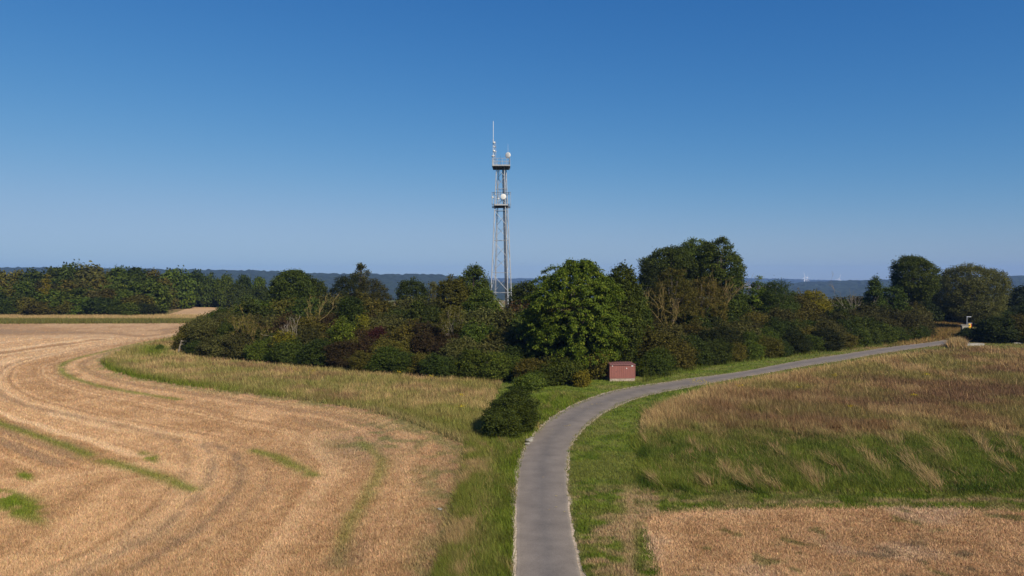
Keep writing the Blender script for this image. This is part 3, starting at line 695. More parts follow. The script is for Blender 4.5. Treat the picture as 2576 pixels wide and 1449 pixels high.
# --- front edge of the thicket and rows behind it
FRONT = [(470,884),(520,898),(600,905),(720,917),(850,930),(1000,941),(1100,950),(1250,963),(1330,966),(1400,962),(1530,955),(1600,948),(1700,932),(1800,918),(1900,905),(2000,892),(2100,881),(2200,868),(2300,855),(2340,846)]
fx_ = [p_[0] for p_ in FRONT]; fy_ = [p_[1] for p_ in FRONT]
SKYL = [(470,820),(500,795),(560,768),(620,752),(680,745),(760,735),(860,722),(940,726),(1000,735),(1090,742),(1150,748),(1240,775),(1330,745),(1600,745),(1700,735),(1860,728),(1960,722),(2060,728),(2120,730),(2200,738),(2260,745),(2310,768),(2340,795)]
def skyl(px): return float(np.interp(px, [a_[0] for a_ in SKYL], [a_[1] for a_ in SKYL]))
def thicket_col(px, pyc):
    R_ = rng.random()
    rust = max(math.exp(-((px-925)/55)**2-((pyc-885)/45)**2), .9*math.exp(-((px-1105)/75)**2-((pyc-875)/45)**2), .8*math.exp(-((px-1250)/60)**2-((pyc-815)/22)**2), .4*math.exp(-((px-850)/250)**2-((pyc-820)/30)**2))
    if R_ < rust*.8: return 'rusty brown'
    if px > 1600:
        br = .75*math.exp(-((pyc-800)/42)**2)
        if rng.random() < br: return 'olive brown'
        return ['dark green', 'olive', 'mid green', 'blackish green', 'dark green', 'olive brown'][int(rng.integers(6))]
    return ['dark green', 'olive', 'mid green', 'dark green', 'olive brown', 'olive', 'grey green'][int(rng.integers(7))]
ROWS = [('front', 2.0, 4.6), ('second', 7.5, 5.6), ('third', 14, 6.4), ('fourth', 22, 7.4), ('fifth', 31, 8.6), ('sixth', 42, 9.8), ('back', 54, 11.2)]
for rn, dd_, hh_ in ROWS:
    px_ = 478 + rng.random()*20
    while px_ < 2335:
        fb = float(np.interp(px_, fx_, fy_)); _, d0 = at(px_, fb); d = float(d0)+dd_+rng.normal(0, 1.0)
        h = hh_*(.82+.36*rng.random())
        lim = CAMH + (698-skyl(px_)-rng.random()*8)/F*d
        h2 = min(h, max(lim, 2.4)); wd_ = max(h2*1.1, 4.8)*(.9+.3*rng.random())
        if abs(px_-1262) < 40 and dd_ > 25: h2 = min(h2, CAMH+(698-768)/F*d)
        top = 698+(CAMH-h2)/F*-1
        edge = 470+dd_*.6
        if rn == 'front': h2 *= .85
        if px_ > edge and not (rn == 'second' and 1505 < px_ < 1560) and not (1495 < px_ < 1625 and rn == 'front') and not (px_ > 2340-dd_*.8):
            pyc = 698+(CAMH-h2*.6)*F/d
            cc_ = thicket_col(px_, pyc)
            if rn == 'front' and cc_ in ('olive brown',): cc_ = 'mid green'
            shrub(px_, d, h2, width=wd_, colr=cc_, row=rn)
        px_ += wd_*F/d*.50*(.85+.3*rng.random())
# a few low bushes at the foot of the thicket
for px_, py_, h, cc_ in [(1349,973,2.2,'mid green'),(1375,968,3.0,'mid green'),(1335,962,3.4,'olive'),(500,893,3.0,'dark green'),(400,873+9,1.3,'mid green'),(1640,944,3.4,'mid green'),(1625,946,2.8,'mid green')]:
    _, d = at(px_, py_); shrub(px_, float(d), h, width=h*1.4, colr=cc_, row='low')
# --- wood behind the left field
for rn, dd_, hh_ in [('front', 262, 6.5), ('second', 270, 9.5), ('third', 280, 12.5), ('fourth', 294, 14.6), ('back', 312, 17.0)]:
    px_ = -70 + rng.random()*20
    while px_ < 500:
        push = max(0, px_-370)*1.0 if rn != 'back' else max(0, px_-390)*.4
        d = dd_+push+rng.normal(0, 2)
        sky_y = float(np.interp(px_, [-100,0,130,170,250,330,420,500], [679,677,675,664,666,673,675,679]))
        lim = (CAMH+(698-sky_y-rng.random()*4)/F*d)*1.12
        h = min(hh_*(.85+.3*rng.random()), lim) if rn != 'back' else lim*(.94+.06*rng.random())
        wd_ = (7+h*.55)*(.85+.3*rng.random())
        R_ = rng.random(); cc_ = 'dark green' if R_ < .42 else 'mid green' if R_ < .62 else 'olive' if R_ < .92 else 'olive brown'
        if rn == 'back' and cc_ == 'rusty brown':  leaf_mat('leaves_rusty_brown', (.020, .0155, .006), (.062, .039, .012), (.055, .06, .014)),
        if rn == 'front' and px_ > 330: cc_ = 'blackish green'
        if not (rn == 'front' and px_ > 388):
            shrub(px_, d, h, width=wd_, colr=cc_, row=rn, far=True, kind='shrub' if rn in ('front', 'second') else 'tree')
        px_ += wd_*F/d*.5
for px_, top, wd_, d, cc_ in [(530,680,60,345,'dark green'),(570,683,50,340,'mid green'),(610,685,50,335,'dark green'),(650,690,50,330,'mid green'),(545,700,60,352,'dark green'),(600,706,60,325,'dark green'),(655,712,60,300,'dark green'),(520,722,50,352,'dark green'),(572,728,60,350,'dark green'),(630,735,60,290,'dark green'),(505,742,50,352,'dark green'),(548,748,50,350,'olive'),(612,752,60,300,'dark green'),(650,750,50,250,'dark green'),
                              (700,735,60,230,'dark green'),(760,720,60,220,'dark green')]:
    shrub(px_, d, CAMH+(698-top)/F*d, width=wd_*d/F, colr=cc_, row='far left', far=True, kind='tree')
# --- right-hand end
for px_, py_, top, wd_, cc_ in [(2350,812,745,70,'blackish green'),(2385,812,750,70,'blackish green'),(2330,815,742,70,'dark green'),(2450,818,760,80,'blackish green'),(2500,822,770,80,'dark green'),(2550,822,765,80,'dark green'),
                                (2432,858,822,50,'dark green'),(2486,860,800,60,'dark green'),(2520,862,790,80,'dark green'),(2570,862,785,80,'olive'),(2620,862,780,90,'dark green'),(2600,830,755,90,'dark green'),(2570,812,715,90,'blackish green'),(2640,812,712,90,'blackish green')]:
    _, d = at(px_, py_); d = float(d); shrub(px_, d, CAMH+(698-top)/F*d, width=wd_*d/F*1.15, colr=cc_, row='right end')

# --- trees with a character of their own
def tree(px, d, top, wpx, seed, colr, label, low=.12, nl=30000, nc=900, size=.34, trunk=True, droop=0, spread=.42, barkm=None, layered=False, kind='tree', shape='round', name='tree', group=None, shell=.75, up=.35, lean=0, nb=22, airy=None):
    x = (px-CX)/F*d/ct; H = CAMH+(698-top)/F*d; R_ = wpx*d/F/2
    rs = np.random.default_rng(seed); lob = []
    zc = H*(low+(1-low)/2); hz = H*(1-low)/2
    bd = rs.normal(0, 1, (nb, 3)); bd /= np.linalg.norm(bd, axis=1)[:, None]; bh = .12+.16*rs.random(nb)
    dd = rs.normal(0, 1, (nc, 3)); dd /= np.linalg.norm(dd, axis=1)[:, None]
    an = np.arccos(np.clip(dd@bd.T, -1, 1)); rad = .80+(bh[None]*np.exp(-(an/.42)**2)).max(1)
    rr_ = np.where(rs.random(nc) < shell, .86+.16*rs.random(nc), .35+.5*rs.random(nc))*rad
    if airy is not None:      # openings the sky shows through
        ho = rs.normal(0, 1, (airy, 3)); ho /= np.linalg.norm(ho, axis=1)[:, None]
        keep = (np.arccos(np.clip(dd@ho.T, -1, 1)).min(1) > .26); dd = dd[keep]; rr_ = rr_[keep]
    sq = {'round': 1.0, 'wide': 1.0, 'cone': 1.0}[shape]
    z_ = dd[:, 2]*rr_; wz = np.ones(len(z_)) if shape != 'cone' else np.clip(.95-.6*z_, .25, 1.4)
    low_fill = np.where(z_ < 0, 1+.16*np.clip(-z_, 0, 1), 1)
    cs = np.stack([R_*dd[:, 0]*rr_*wz*low_fill, R_*dd[:, 1]*rr_*wz*low_fill, zc+hz*z_], 1)
    lob = [tuple(np.array((R_*b_[0]*.7, R_*b_[1]*.7, zc+hz*b_[2]*.7))) for b_ in bd[np.argsort(-bd[:, 2])][:9]]
    if layered:     # long drooping sprays in tiers
        ex = []
        for k_ in range(190):
            a_ = rs.random()*6.28; zz = H*(low+.02+(.95-low)*rs.random()); prof = math.sqrt(max(.06, 1-((zz-zc*.95)/(hz*1.05))**2))
            r0 = R_*prof
            for t in np.linspace(.55, 1.1, 9): ex.append((math.cos(a_)*r0*t+rs.normal(0, .1), math.sin(a_)*r0*t+rs.normal(0, .1), zz+.9*(t-.55)-1.5*(t-.55)**2*3+rs.normal(0, .08)))
        cs = np.concatenate([cs, np.array(ex)])
    V, cv = leaves(rs, cs, spread, nl, size, origin=(0, 0, zc*.8), droop=droop, up=up)
    mat = G[colr]
    parts = [('crown', leafmesh('crown', V, cv, mat), None)]
    b_ = MB(); r0 = max(.12, H*.018)
    b_.path([(0, 0, -.1), (.1, 0, H*.3), (0, .1, H*.62), (0, 0, H*.9)], [r0*1.3, r0, r0*.6, r0*.15], 8)
    for k_ in range(9):
        a_ = k_*2.4; z0 = H*(.15+.07*k_); e = lob[k_]
        b_.path([(0, 0, z0), (e[0]*.5, e[1]*.5, (z0+e[2])/2-.2), (e[0], e[1], e[2])], [r0*.5, r0*.3, r0*.1], 5)
    parts.append(('trunk', b_.mesh('trunk', barkm or M_bark), None))
    return plant(name, (x, d, -.05), 0, 1, parts, label, kind, group)
tree(1444, 103, 645, 250, 11, 'bright green', 'big leafy broadleaf tree with drooping sprays standing left of the hut', low=.09, nl=85000, nc=1100, size=.27, layered=True, droop=.8, spread=.22, shape='round', name='broadleaf_tree')
tree(1556, 108, 664, 120, 12, 'mid green', 'darker tree just behind the right side of the big leafy tree', low=.1, size=.32, name='broadleaf_tree')
tree(1590, 118, 722, 90, 13, 'mid green', 'small dark tree above the hut roof, filling behind the big tree', low=.05, size=.3, name='broadleaf_tree')
tree(1684, 162, 616, 148, 14, 'dark green', 'left and darker one of the tall domed trees on the skyline', low=.42, nl=38000, nc=1100, name='broadleaf_tree')
tree(1746, 166, 600, 150, 15, 'mid green', 'middle one of the tall domed trees right of the big leafy tree', low=.42, nl=36000, nc=1100, name='broadleaf_tree')
tree(1806, 160, 597, 128, 16, 'mid green', 'right one of the tall domed trees, airy with sky showing through', low=.38, nl=24000, nc=700, shell=.95, spread=.36, airy=7, name='broadleaf_tree')
tree(1635, 156, 655, 60, 17, 'blackish green', 'small dark tree at the left foot of the domed trees', low=.1, nl=12000, name='broadleaf_tree')
tree(1842, 156, 668, 66, 18, 'mid green', 'drooping green tree at the right foot of the domed trees', low=.1, nl=12000, name='broadleaf_tree')
tree(1690, 134, 672, 150, 19, 'olive', 'olive willow-like bush tree with yellow stems below the domed trees', low=.05, nl=30000, nc=600, size=.24, spread=.3, name='willow_tree')
tree(1765, 142, 690, 130, 20, 'olive', 'olive green bush tree below the airy domed tree', low=.05, nl=26000, nc=500, size=.24, spread=.3, name='willow_tree')
tree(2297, 185, 634, 112, 21, 'mid green', 'tall dark broadleaf tree standing above the thicket near the path end', low=.36, nl=34000, nc=1000, name='broadleaf_tree')
tree(2443, 196, 660, 178, 22, 'grey green', 'wide round grey green tree at the right end of the skyline', low=.1, nl=70000, nc=1500, size=.30, spread=.5, name='broadleaf_tree')
tree(2200, 180, 690, 52, 23, 'mid green', 'small pointed dark tree right of the grey dead tree', low=.1, nl=11000, nc=200, shape='cone', name='broadleaf_tree')
tree(2248, 182, 712, 70, 24, 'mid green', 'low bushy tree touching the left side of the tall dark tree', low=.1, nl=11000, nc=200, name='broadleaf_tree')
tree(1190, 150, 661, 98, 25, 'mid green', 'upright green tree with ragged top just left of the lattice tower', low=.12, nl=22000, nc=420, shape='round', shell=.9, nb=12, name='broadleaf_tree')
tree(1138, 146, 693, 92, 26, 'olive', 'olive yellowish tree at the left of the ragged green tree', low=.1, nl=20000, nc=380, name='broadleaf_tree')
tree(1212, 138, 722, 96, 27, 'mid green', 'dense green tree in front of the tower foot', low=.05, nl=22000, nc=400, name='broadleaf_tree')
tree(735, 172, 673, 116, 28, 'dark green', 'round dark green tree rising above the left part of the thicket', low=.3, nl=34000, nc=900, name='broadleaf_tree')
tree(790, 176, 692, 70, 29, 'dark green', 'dark tree joined to the right side of the round dark tree', low=.1, nl=16000, nc=260, name='broadleaf_tree')
tree(907, 180, 659, 46, 30, 'grey green', 'pale slender tree whose tip stands highest left of the tower', low=.3, nl=5500, nc=80, shell=.95, name='broadleaf_tree')
tree(868, 176, 686, 100, 31, 'blackish green', 'dark bushy tree left of the pale slender treetop', low=.08, nl=22000, nc=400, size=.28, name='broadleaf_tree')
tree(940, 170, 690, 90, 32, 'olive brown', 'brownish dark tree right of the pale slender treetop', low=.08, nl=20000, nc=360, size=.28, name='broadleaf_tree')
tree(1036, 176, 697, 88, 33, 'dark green', 'low round dark tree against the distant hills left of the tower', low=.08, nl=20000, nc=360, name='broadleaf_tree')
tree(1088, 180, 704, 44, 34, 'grey green', 'thin greyish tree beside the low round dark tree', low=.15, nl=4500, nc=110, name='broadleaf_tree')
tree(1322, 150, 703, 84, 35, 'dark green', 'dark round tree right of the tower foot', low=.05, nl=20000, nc=360, name='broadleaf_tree')
tree(1296, 200, 706, 40, 36, 'bright green', 'small light green treetop close behind the tower', low=.1, nl=6000, nc=100, name='broadleaf_tree')
tree(1906, 160, 690, 44, 37, 'bright green', 'light green small treetop right of the domed trees', low=.1, nl=7000, nc=100, name='broadleaf_tree')
tree(1952, 160, 698, 106, 38, 'dark green', 'dark rounded hump of a tree left of the wind turbines', low=.05, nl=26000, nc=500, size=.26, name='broadleaf_tree')
tree(2052, 168, 722, 80, 39, 'yellow green', 'yellowish low tree under the wind turbines', low=.05, nl=14000, nc=260, size=.28, name='broadleaf_tree')
tree(862, 118, 793, 46, 40, 'bright green', 'bright green young tree left of the red shrub', low=.1, nl=6500, nc=90, size=.26, shell=.9, name='young_tree')
tree(916, 124, 787, 30, 41, 'yellow green', 'small yellow-leaved tree just above the red shrub', low=.25, nl=2200, nc=36, size=.26, name='young_tree')
tree(885, 132, 738, 70, 42, 'dark green', 'dark green tree behind the yellow-leaved small tree', low=.1, nl=14000, nc=220, name='broadleaf_tree')
tree(1052, 134, 755, 52, 43, 'mid green', 'small conical green tree in the middle of the thicket', low=.1, nl=10000, nc=160, shape='cone', name='young_tree')
tree(720, 120, 830, 60, 44, 'yellow green', 'yellow green bush beside the pale bare tree', low=.05, nl=7000, nc=120, size=.24, kind='shrub', name='shrub')
tree(948, 119, 822, 44, 45, 'red', 'dark red leaved shrub in the middle of the thicket', low=.02, nl=12000, nc=220, size=.22, kind='shrub', name='shrub')
tree(512, 134, 788, 70, 46, 'grey green', 'thin twiggy bush at the left corner of the thicket', low=.05, nl=9000, nc=260, size=.22, spread=.4, kind='shrub', name='shrub')
tree(1500, 100, 884, 46, 47, 'olive', 'olive green bush growing against the left wall of the hut', low=.12, nl=8000, nc=150, size=.24, kind='shrub', name='shrub')
tree(1464, 93.5, 935, 32, 48, 'yellow', 'small bright yellow bush at the foot of the big leafy tree', low=.05, nl=2600, nc=50, size=.2, spread=.3, kind='shrub', name='shrub')
tree(1418, 96, 905, 90, 49, 'mid green', 'low green bush under the left side of the big leafy tree', low=.02, nl=11000, nc=200, size=.26, kind='shrub', name='shrub')
tree(115, 268, 690, 18, 50, 'yellow green', 'yellow autumn tree in the wood behind the left field', low=.3, nl=2600, nc=40, size=.4, name='broadleaf_tree')
tree(402, 306, 722, 26, 51, 'yellow', 'golden yellow tree low in the wood, near its right end', low=.35, nl=2600, nc=40, size=.4, name='broadleaf_tree')
tree(446, 352, 728, 16, 52, 'yellow', 'small orange yellow tree right of the golden one in the wood', low=.35, nl=1400, nc=28, size=.4, name='broadleaf_tree')
tree(484, 392, 722, 16, 53, 'yellow green', 'tiny yellow green tree at the right end of the wood', low=.35, nl=1200, nc=22, size=.4, name='broadleaf_tree')
# dark lone bush beside the path
def lone_bush():
    rs = np.random.default_rng(77); lob = []
    for bx, by, bz, r_ in [(-1.3, -1.6, 1.3, 1.5), (-.6, -.6, 1.8, 1.8), (.5, .6, 2.3, 1.9), (1.2, 1.4, 2.6, 1.7), (.1, -1.2, 1.4, 1.5), (-.9, .8, 2.0, 1.6), (1.6, .2, 1.6, 1.3), (.4, 2.2, 2.4, 1.5)]:
        lob.append((bx, by, bz, r_, r_, min(r_*1.1, bz+.2)))
    cs = lobe_centers(rs, lob, 420); V, cv = leaves(rs, cs, .27, 34000, .15, origin=(0, 0, 1.4), zmin=.0)
    x, y = at(1282, 1090); return plant('bush', (float(x), float(y), 0), 0, (.88, 1.1, .84), [('foliage', leafmesh('foliage', V, cv, G['dark green']), None), ('stems', stems_mesh(9, 3, 1.6, M_bark, 7), None)],
        'dark dense rounded bush standing alone on the left verge of the path', 'bush')
lone_bush()
# second bush touching it, at the corner of the thicket
tree(1330, 91, 948, 60, 55, 'mid green', 'loose mid green bush between the dark lone bush and the big tree', low=.02, nl=11000, nc=200, size=.22, kind='shrub', name='shrub')

def bare(px, d, top, seed, mat, label, base_z=0, r=.14, lv=4, L=None, spread=.5, leaf=None, nleaf=0, name='bare_tree', kids=(1, 3), up=.42, forks=5, cat='bare tree', z0=None):
    x = (px-CX)/F*d/ct; H = CAMH+(698-top)/F*d; rs = np.random.default_rng(seed); b_ = MB(); tips = []
    z0 = H*.45 if z0 is None else H*z0
    b_.path([(0, 0, 0), (.1, 0, z0*.5), (0, 0, z0)], [r*.7, r*.6, r*.5], 7)
    forks = max(4, forks-2)
    for k_ in range(forks):
        a_ = k_*6.28/forks+rs.random(); sl = .2+.45*rs.random()
        branch(b_, (0, 0, z0*(.6+.4*rs.random())), (math.cos(a_)*sl*1.5, math.sin(a_)*sl*1.5, 1), (H-z0)*(.32+.16*rs.random()), r*.33, lv, rs, tips, up, spread, kids=kids)
    parts = [('branches', b_.mesh('branches', mat), None)]
    zmax = max(v[2] for v in b_.v)
    if nleaf:
        V, cv = leaves(rs, np.array(tips), .22, nleaf, .2, origin=(0, 0, H*.5)); parts.append(('crown', leafmesh('crown', V, cv, G[leaf]), None))
    return plant(name, (x, d, 0), 0, (1, 1, H/zmax), parts, label, cat)
bare(790, 129, 735, 61, M_lichen, 'leafless tree with orange yellow branches in the left half of the thicket', r=.15, forks=6)
bare(737, 120, 792, 62, M_dead, 'pale bare spreading tree beside the yellow green bush', r=.1, forks=6, z0=.35)
bare(1138, 115, 770, 63, M_dead, 'pale-trunked tree with thin olive foliage standing among rusty shrubs', r=.12, forks=6, leaf='olive', nleaf=3500, z0=.38)
bare(1678, 124, 700, 64, M_lichen, 'group of yellow bare stems at the foot of the olive willow tree', r=.12, forks=7, z0=.4)
bare(1803, 142, 672, 65, M_lichen, 'orange brown bare tree in front of the airy domed tree', r=.16, forks=7, z0=.4)
bare(2132, 168, 680, 66, M_dead, 'grey dead tree with forked bare branches against the sky', r=.18, forks=5, z0=.4, lv=4, kids=(1, 3))
bare(612, 129, 768, 67, M_lichen, 'thin bare stems with sparse leaves in the left corner of the thicket', r=.08, forks=7, leaf='olive', nleaf=1500, z0=.3)
bare(640, 126, 800, 68, M_lichen, 'second sparse yellowish stem group, lower and right of the first', r=.08, forks=6, leaf='olive', nleaf=1200, z0=.3)
bare(1882, 172, 690, 69, M_dead, 'thin leafless bush on the skyline right of the domed trees', r=.07, forks=8, z0=.5)
# leaning dead trunk with two broken limbs
r_ = tag(empty('dead_trunk', (0, 0, 0)), 'leaning dead trunk with two broken side limbs at the thicket corner', 'dead trunk')
def dp(px, py, d): x, y, z = dep(px, d, py); return Vector((x, y, z))
D0 = float(at(449, 889)[1])
MB().path([dp(448.5,890,D0), dp(451,878,D0), dp(453,869,D0), dp(456,858,D0), dp(456.5,855,D0)], [.13, .12, .11, .09, .08], 8).build('trunk', M_dead, r_)
MB().path([dp(456,858,D0), dp(462,858.5,D0), dp(468,858,D0-.6), dp(470.5,859.5,D0-.8)], [.08, .08, .07, .04], 7).build('limb', M_dead, r_)
MB().path([dp(454.5,865.4,D0), dp(459,865.8,D0), dp(464,865,D0-.5)], [.07, .065, .035], 7).build('limb', M_dead, r_)
MB().path([dp(452.5,874,D0), dp(455.5,877,D0)], [.045, .02], 5).build('limb', M_dead, r_)

# ------------------------------------------------------------------ labels for the many shrubs and trees
def words(s): return len(s.split())
ORD = ['first', 'second', 'third', 'fourth', 'fifth', 'sixth', 'seventh', 'eighth', 'ninth', 'tenth', 'eleventh', 'twelfth', 'thirteenth', 'fourteenth']
bk = {}
for px_, d, cc_, row, kd, o_ in pending:
    if d > 225 and row != 'right end': key = ('wood', row, cc_, kd, 'left' if px_ < 130 else 'middle' if px_ < 300 else 'right')
    else:
        i_ = max(k_ for k_ in range(len(LM)-1) if LM[k_][0] <= max(px_, 0)) ; key = ('thicket', row, cc_, kd, i_)
    bk.setdefault(key, []).append((px_, o_))
for key, l in bk.items():
    l.sort(key=lambda t: t[0])
    for n_, (px_, o_) in enumerate(l):
        pre = '' if len(l) == 1 else ORD[min(n_, 13)]+' '
        if key[0] == 'wood':
            rw = {'far left': 'far corner'}.get(key[1], key[1]+' row')
            lab = f"{pre}{key[2]} {key[3]} from left, {rw} of the left wood, {key[4]} part"
            o_['group'] = 'shrubs and trees of the wood behind the left field'
        else:
            a_, b2 = LM[key[4]][1], LM[key[4]+1][1]
            rw = {'low': 'thicket foot', 'far left': 'thicket back', 'right end': 'far clump'}.get(key[1], key[1]+' row')
            lab = f"{pre}{key[2]} {key[3]} from left, {rw}, between {a_} and {b2}"
            if words(lab) > 16: lab = lab.replace(' from left,', ',')
            o_['group'] = 'shrubs of the thicket behind the path'
        o_['label'] = lab

# ------------------------------------------------------------------ lattice radio tower
M_steel = solid('galvanised_steel', (.40, .41, .42), (.27, .28, .30), 3, .55, .25, bump=.05)
M_steeld = solid('dark_weathered_steel', (.075, .075, .08), (.04, .04, .045), 3, .6, .3, bump=.05)
M_radome = solid('white_radome', (.70, .69, .66), (.6, .59, .56), 1.5, .45, bump=0)
DT = 180.0; KT = DT/F
def zt(py): return CAMH+(698-py)*KT
tx0 = (1261-CX)*KT
tw = tag(empty('radio_tower', (tx0, DT, 0)), 'tall grey lattice radio tower with platforms, white dishes and whip antenna', 'radio tower')
phi = math.radians(-12); RZ = Matrix.Rotation(phi, 3, 'Z')
def hw(z):   # half side of the square at height z
    return (4.9+(2.0-4.9)*z/zt(425))/2
def cor(k_, z):
    s_ = hw(z); c_ = [(-1, -1), (1, -1), (1, 1), (-1, 1)][k_ % 4]; return RZ @ Vector((c_[0]*s_, c_[1]*s_, 0)) + Vector((0, 0, z))
ZT = zt(421)
for k_ in range(4):
    MB().tube(cor(k_, 0), cor(k_, ZT), .14, .10, 8).build('leg', M_steel, tw)
levels = [0.0, 5.5, zt(736), zt(686), zt(605), zt(530.6), zt(517), zt(487), zt(476.5), ZT]
for z in [zt(736), zt(686), zt(605), zt(530.6), zt(476.5)]:
    for k_ in range(4): MB().tube(cor(k_, z), cor(k_+1, z), .055).build('horizontal_brace', M_steel, tw)
zz_ = [(zt(836), zt(790)), (zt(790), zt(736)), ]
segs = [(zt(836), zt(788)), (zt(788), zt(738)), (zt(730), zt(688)), (zt(684), zt(647)), (zt(645), zt(607)), (zt(603), zt(567)), (zt(565), zt(532)), (zt(514), zt(478)), (zt(475), zt(446)), (zt(444), zt(424))]
side = [0, 1, 1, 0, 1, 1, 0, 0, 0, 1]
side = {0: 0}
# front face zigzag: (ylow, xlow side) -> (yhigh, xhigh side)
ZZ = [(834, 0, 788, 1), (786, 1, 737, 0), (731, 1, 688, 0), (684, 0, 648, 1), (646, 1, 607, 0), (603, 0, 568, 1), (566, 1, 532, 0), (514, 1, 489, 0), (475, 0, 447, 1), (445, 1, 423, 0)]
for yl, sl, yh, sh in ZZ:
    for k_ in range(4):
        a_ = cor(k_+sl, zt(yl)); b_ = cor(k_+sh, zt(yh)); MB().tube(a_, b_, .05).build('diagonal_brace', M_steel, tw)
# cable ladder on the inner right of the tower
lad = MB(); 
def lp(z, dx): s_ = hw(z); return RZ @ Vector((s_*.62+dx, s_*.1, 0)) + Vector((0, 0, z))
for dx in (-.38, .38): lad.tube(lp(0, dx), lp(ZT, dx), .05, n=5)
z = .3
while z < ZT: lad.tube(lp(z, -.38), lp(z, .38), .05, n=4); z += .36
lad.build('cable_ladder', M_steeld, tw)
cb = MB()
for dx in (-.26, -.15, -.03, .1, .22): cb.tube(lp(0, dx)+Vector((0, -.06, 0)), lp(ZT, dx)+Vector((0, -.06, 0)), .045, n=5)
cb.build('cables', solid('black_cable', (.05, .05, .055), (.02, .02, .02), 5, .6), tw)
lg = MB(); z = 1
while z < ZT:
    c_ = cor(3, z); lg.tube(c_+Vector((.02, -.2, 0)), c_+Vector((.32, -.2, 0)), .03, n=4); z += .4
lg.tube(cor(3, 0)+Vector((.3, -.2, 0)), cor(3, ZT)+Vector((.3, -.2, 0)), .03, n=4); lg.build('climbing_ladder', M_steel, tw)
def X(px): return (px-1261)*KT
# top platform
zp = zt(420); h_ = 2.15
dk = MB(); dk.box(-h_, h_, -h_, h_, zp-.18, zp)
for k_ in range(-3, 4): dk.box(k_*.62-.05, k_*.62+.05, -h_+.02, h_-.02, zp-.42, zp-.181)
for yy in (-1.2, 0, 1.2): dk.box(-h_+.1, h_-.1, yy-.08, yy+.08, zp-.62, zp-.421)
dk.build('platform', M_steeld, tw)
sk = MB()
for s_ in (-1, 1): sk.box(-h_-.03, h_+.03, s_*(h_+.03)-.025, s_*(h_+.03)+.025, zp-.1, zp+.14)
for s_ in (-1, 1): sk.box(s_*(h_+.05)-.02, s_*(h_+.05)+.02, -h_, h_, zp-.1, zp+.14)
sk.build('toe_board', M_steel, tw)
zr = zt(402.3)
for s_ in range(4):
    b_ = MB(); q = Matrix.Rotation(s_*math.pi/2, 3, 'Z')
    P_ = lambda x, z: q @ Vector((x, -h_, 0)) + Vector((0, 0, z))
    b_.tube(P_(-h_, zr), P_(h_, zr), .045).tube(P_(-h_, (zp+zr)/2), P_(h_, (zp+zr)/2), .03)
    for x_ in (-h_, -.9, .3, 1.3): b_.tube(P_(x_, zp), P_(x_, zr), .04)
    b_.tube(P_(-h_, zr), P_(-.9, zp), .025).tube(P_(1.3, zp), P_(h_, zr), .025)
    b_.build('railing', M_steel, tw)
# little lattice mast on the platform's left with small dishes, and the whip
lm = MB(); xl, xr = X(1240.8), X(1247.8); zb, zt2 = zp, zt(354)
for x_, y_ in ((xl, -1.9), (xr, -1.9), ((xl+xr)/2, -1.3)): lm.tube((x_, y_, zb), (x_, y_, zt2 if x_ == xl else zt(362)), .045)
z = zb; f = 0
while z < zt(366):
    a_, b2 = (xl, xr) if f else (xr, xl); lm.tube((a_, -1.9, z), (b2, -1.9, z+.75), .025, n=4); lm.tube((xl, -1.9, z), (xr, -1.9, z), .025, n=4); z += .75; f = 1-f
lm.build('antenna_mast', M_steel, tw)
MB().path([(X(1241.6), -1.9, zt(420)), (X(1241.6), -1.9, zt(350)), (X(1241.6), -1.9, zt(349.9)), (X(1241.6), -1.9, zt(310))], [.04, .045, .055, .05], 8).build('whip_antenna', M_radome, tw)
MB().path([(X(1278), -1.5, zt(392)), (X(1278), -1.5, zt(366))], [.025, .018], 5).build('whip_antenna', M_radome, tw)
MB().path([(X(1259), -2.1, zt(418)), (X(1259), -2.1, zt(395))], [.03, .02], 5).build('whip_antenna', M_steeld, tw)
def dish(px, py, y_, R_, nrm, mast=None):
    R_ *= .9 if R_ > .5 else .78
    c_ = Vector((X(px), y_, zt(py))); d_ = MB().dish(c_, nrm, R_, R_*.3).build('dish_antenna', M_radome, tw)
    b_ = MB(); n_ = Vector(nrm).normalized(); b_.tube(c_-n_*R_*.35, c_-n_*(R_*.35+.35), .07); bb = c_-n_*(R_*.35+.35); b_.tube(bb-Vector((0, 0, R_*.9)), bb+Vector((0, 0, R_*.9)), .055); b_.build('mount', M_steeld, d_)
dish(1278.4, 394.6, -1.9, .78, (-.65, -1, 0)); MB().tube((X(1281), -1.4, zp), (X(1281), -1.4, zt(386)), .08).build('dish_pole', M_steeld, tw)
dish(1266.6, 497.6, -2.1, .76, (-.15, -1, 0))
dish(1239.6, 498.6, -1.6, .36, (-.5, -1, 0)); dish(1254.8, 502, -1.9, .26, (-.3, -1, 0))
dish(1244.2, 363.5, -2.2, .30, (-.2, -1, 0)); dish(1244.3, 374, -2.1, .22, (-.5, -1, 0)); dish(1244.2, 384, -2.1, .24, (.4, -1, 0)); dish(1242, 396.5, -2.2, .34, (-.5, -1, .1)); dish(1238.6, 397, -1.7, .3, (-1, -.3, 0))
dish(1247.8, 385, -1.8, .2, (1, -.6, 0))
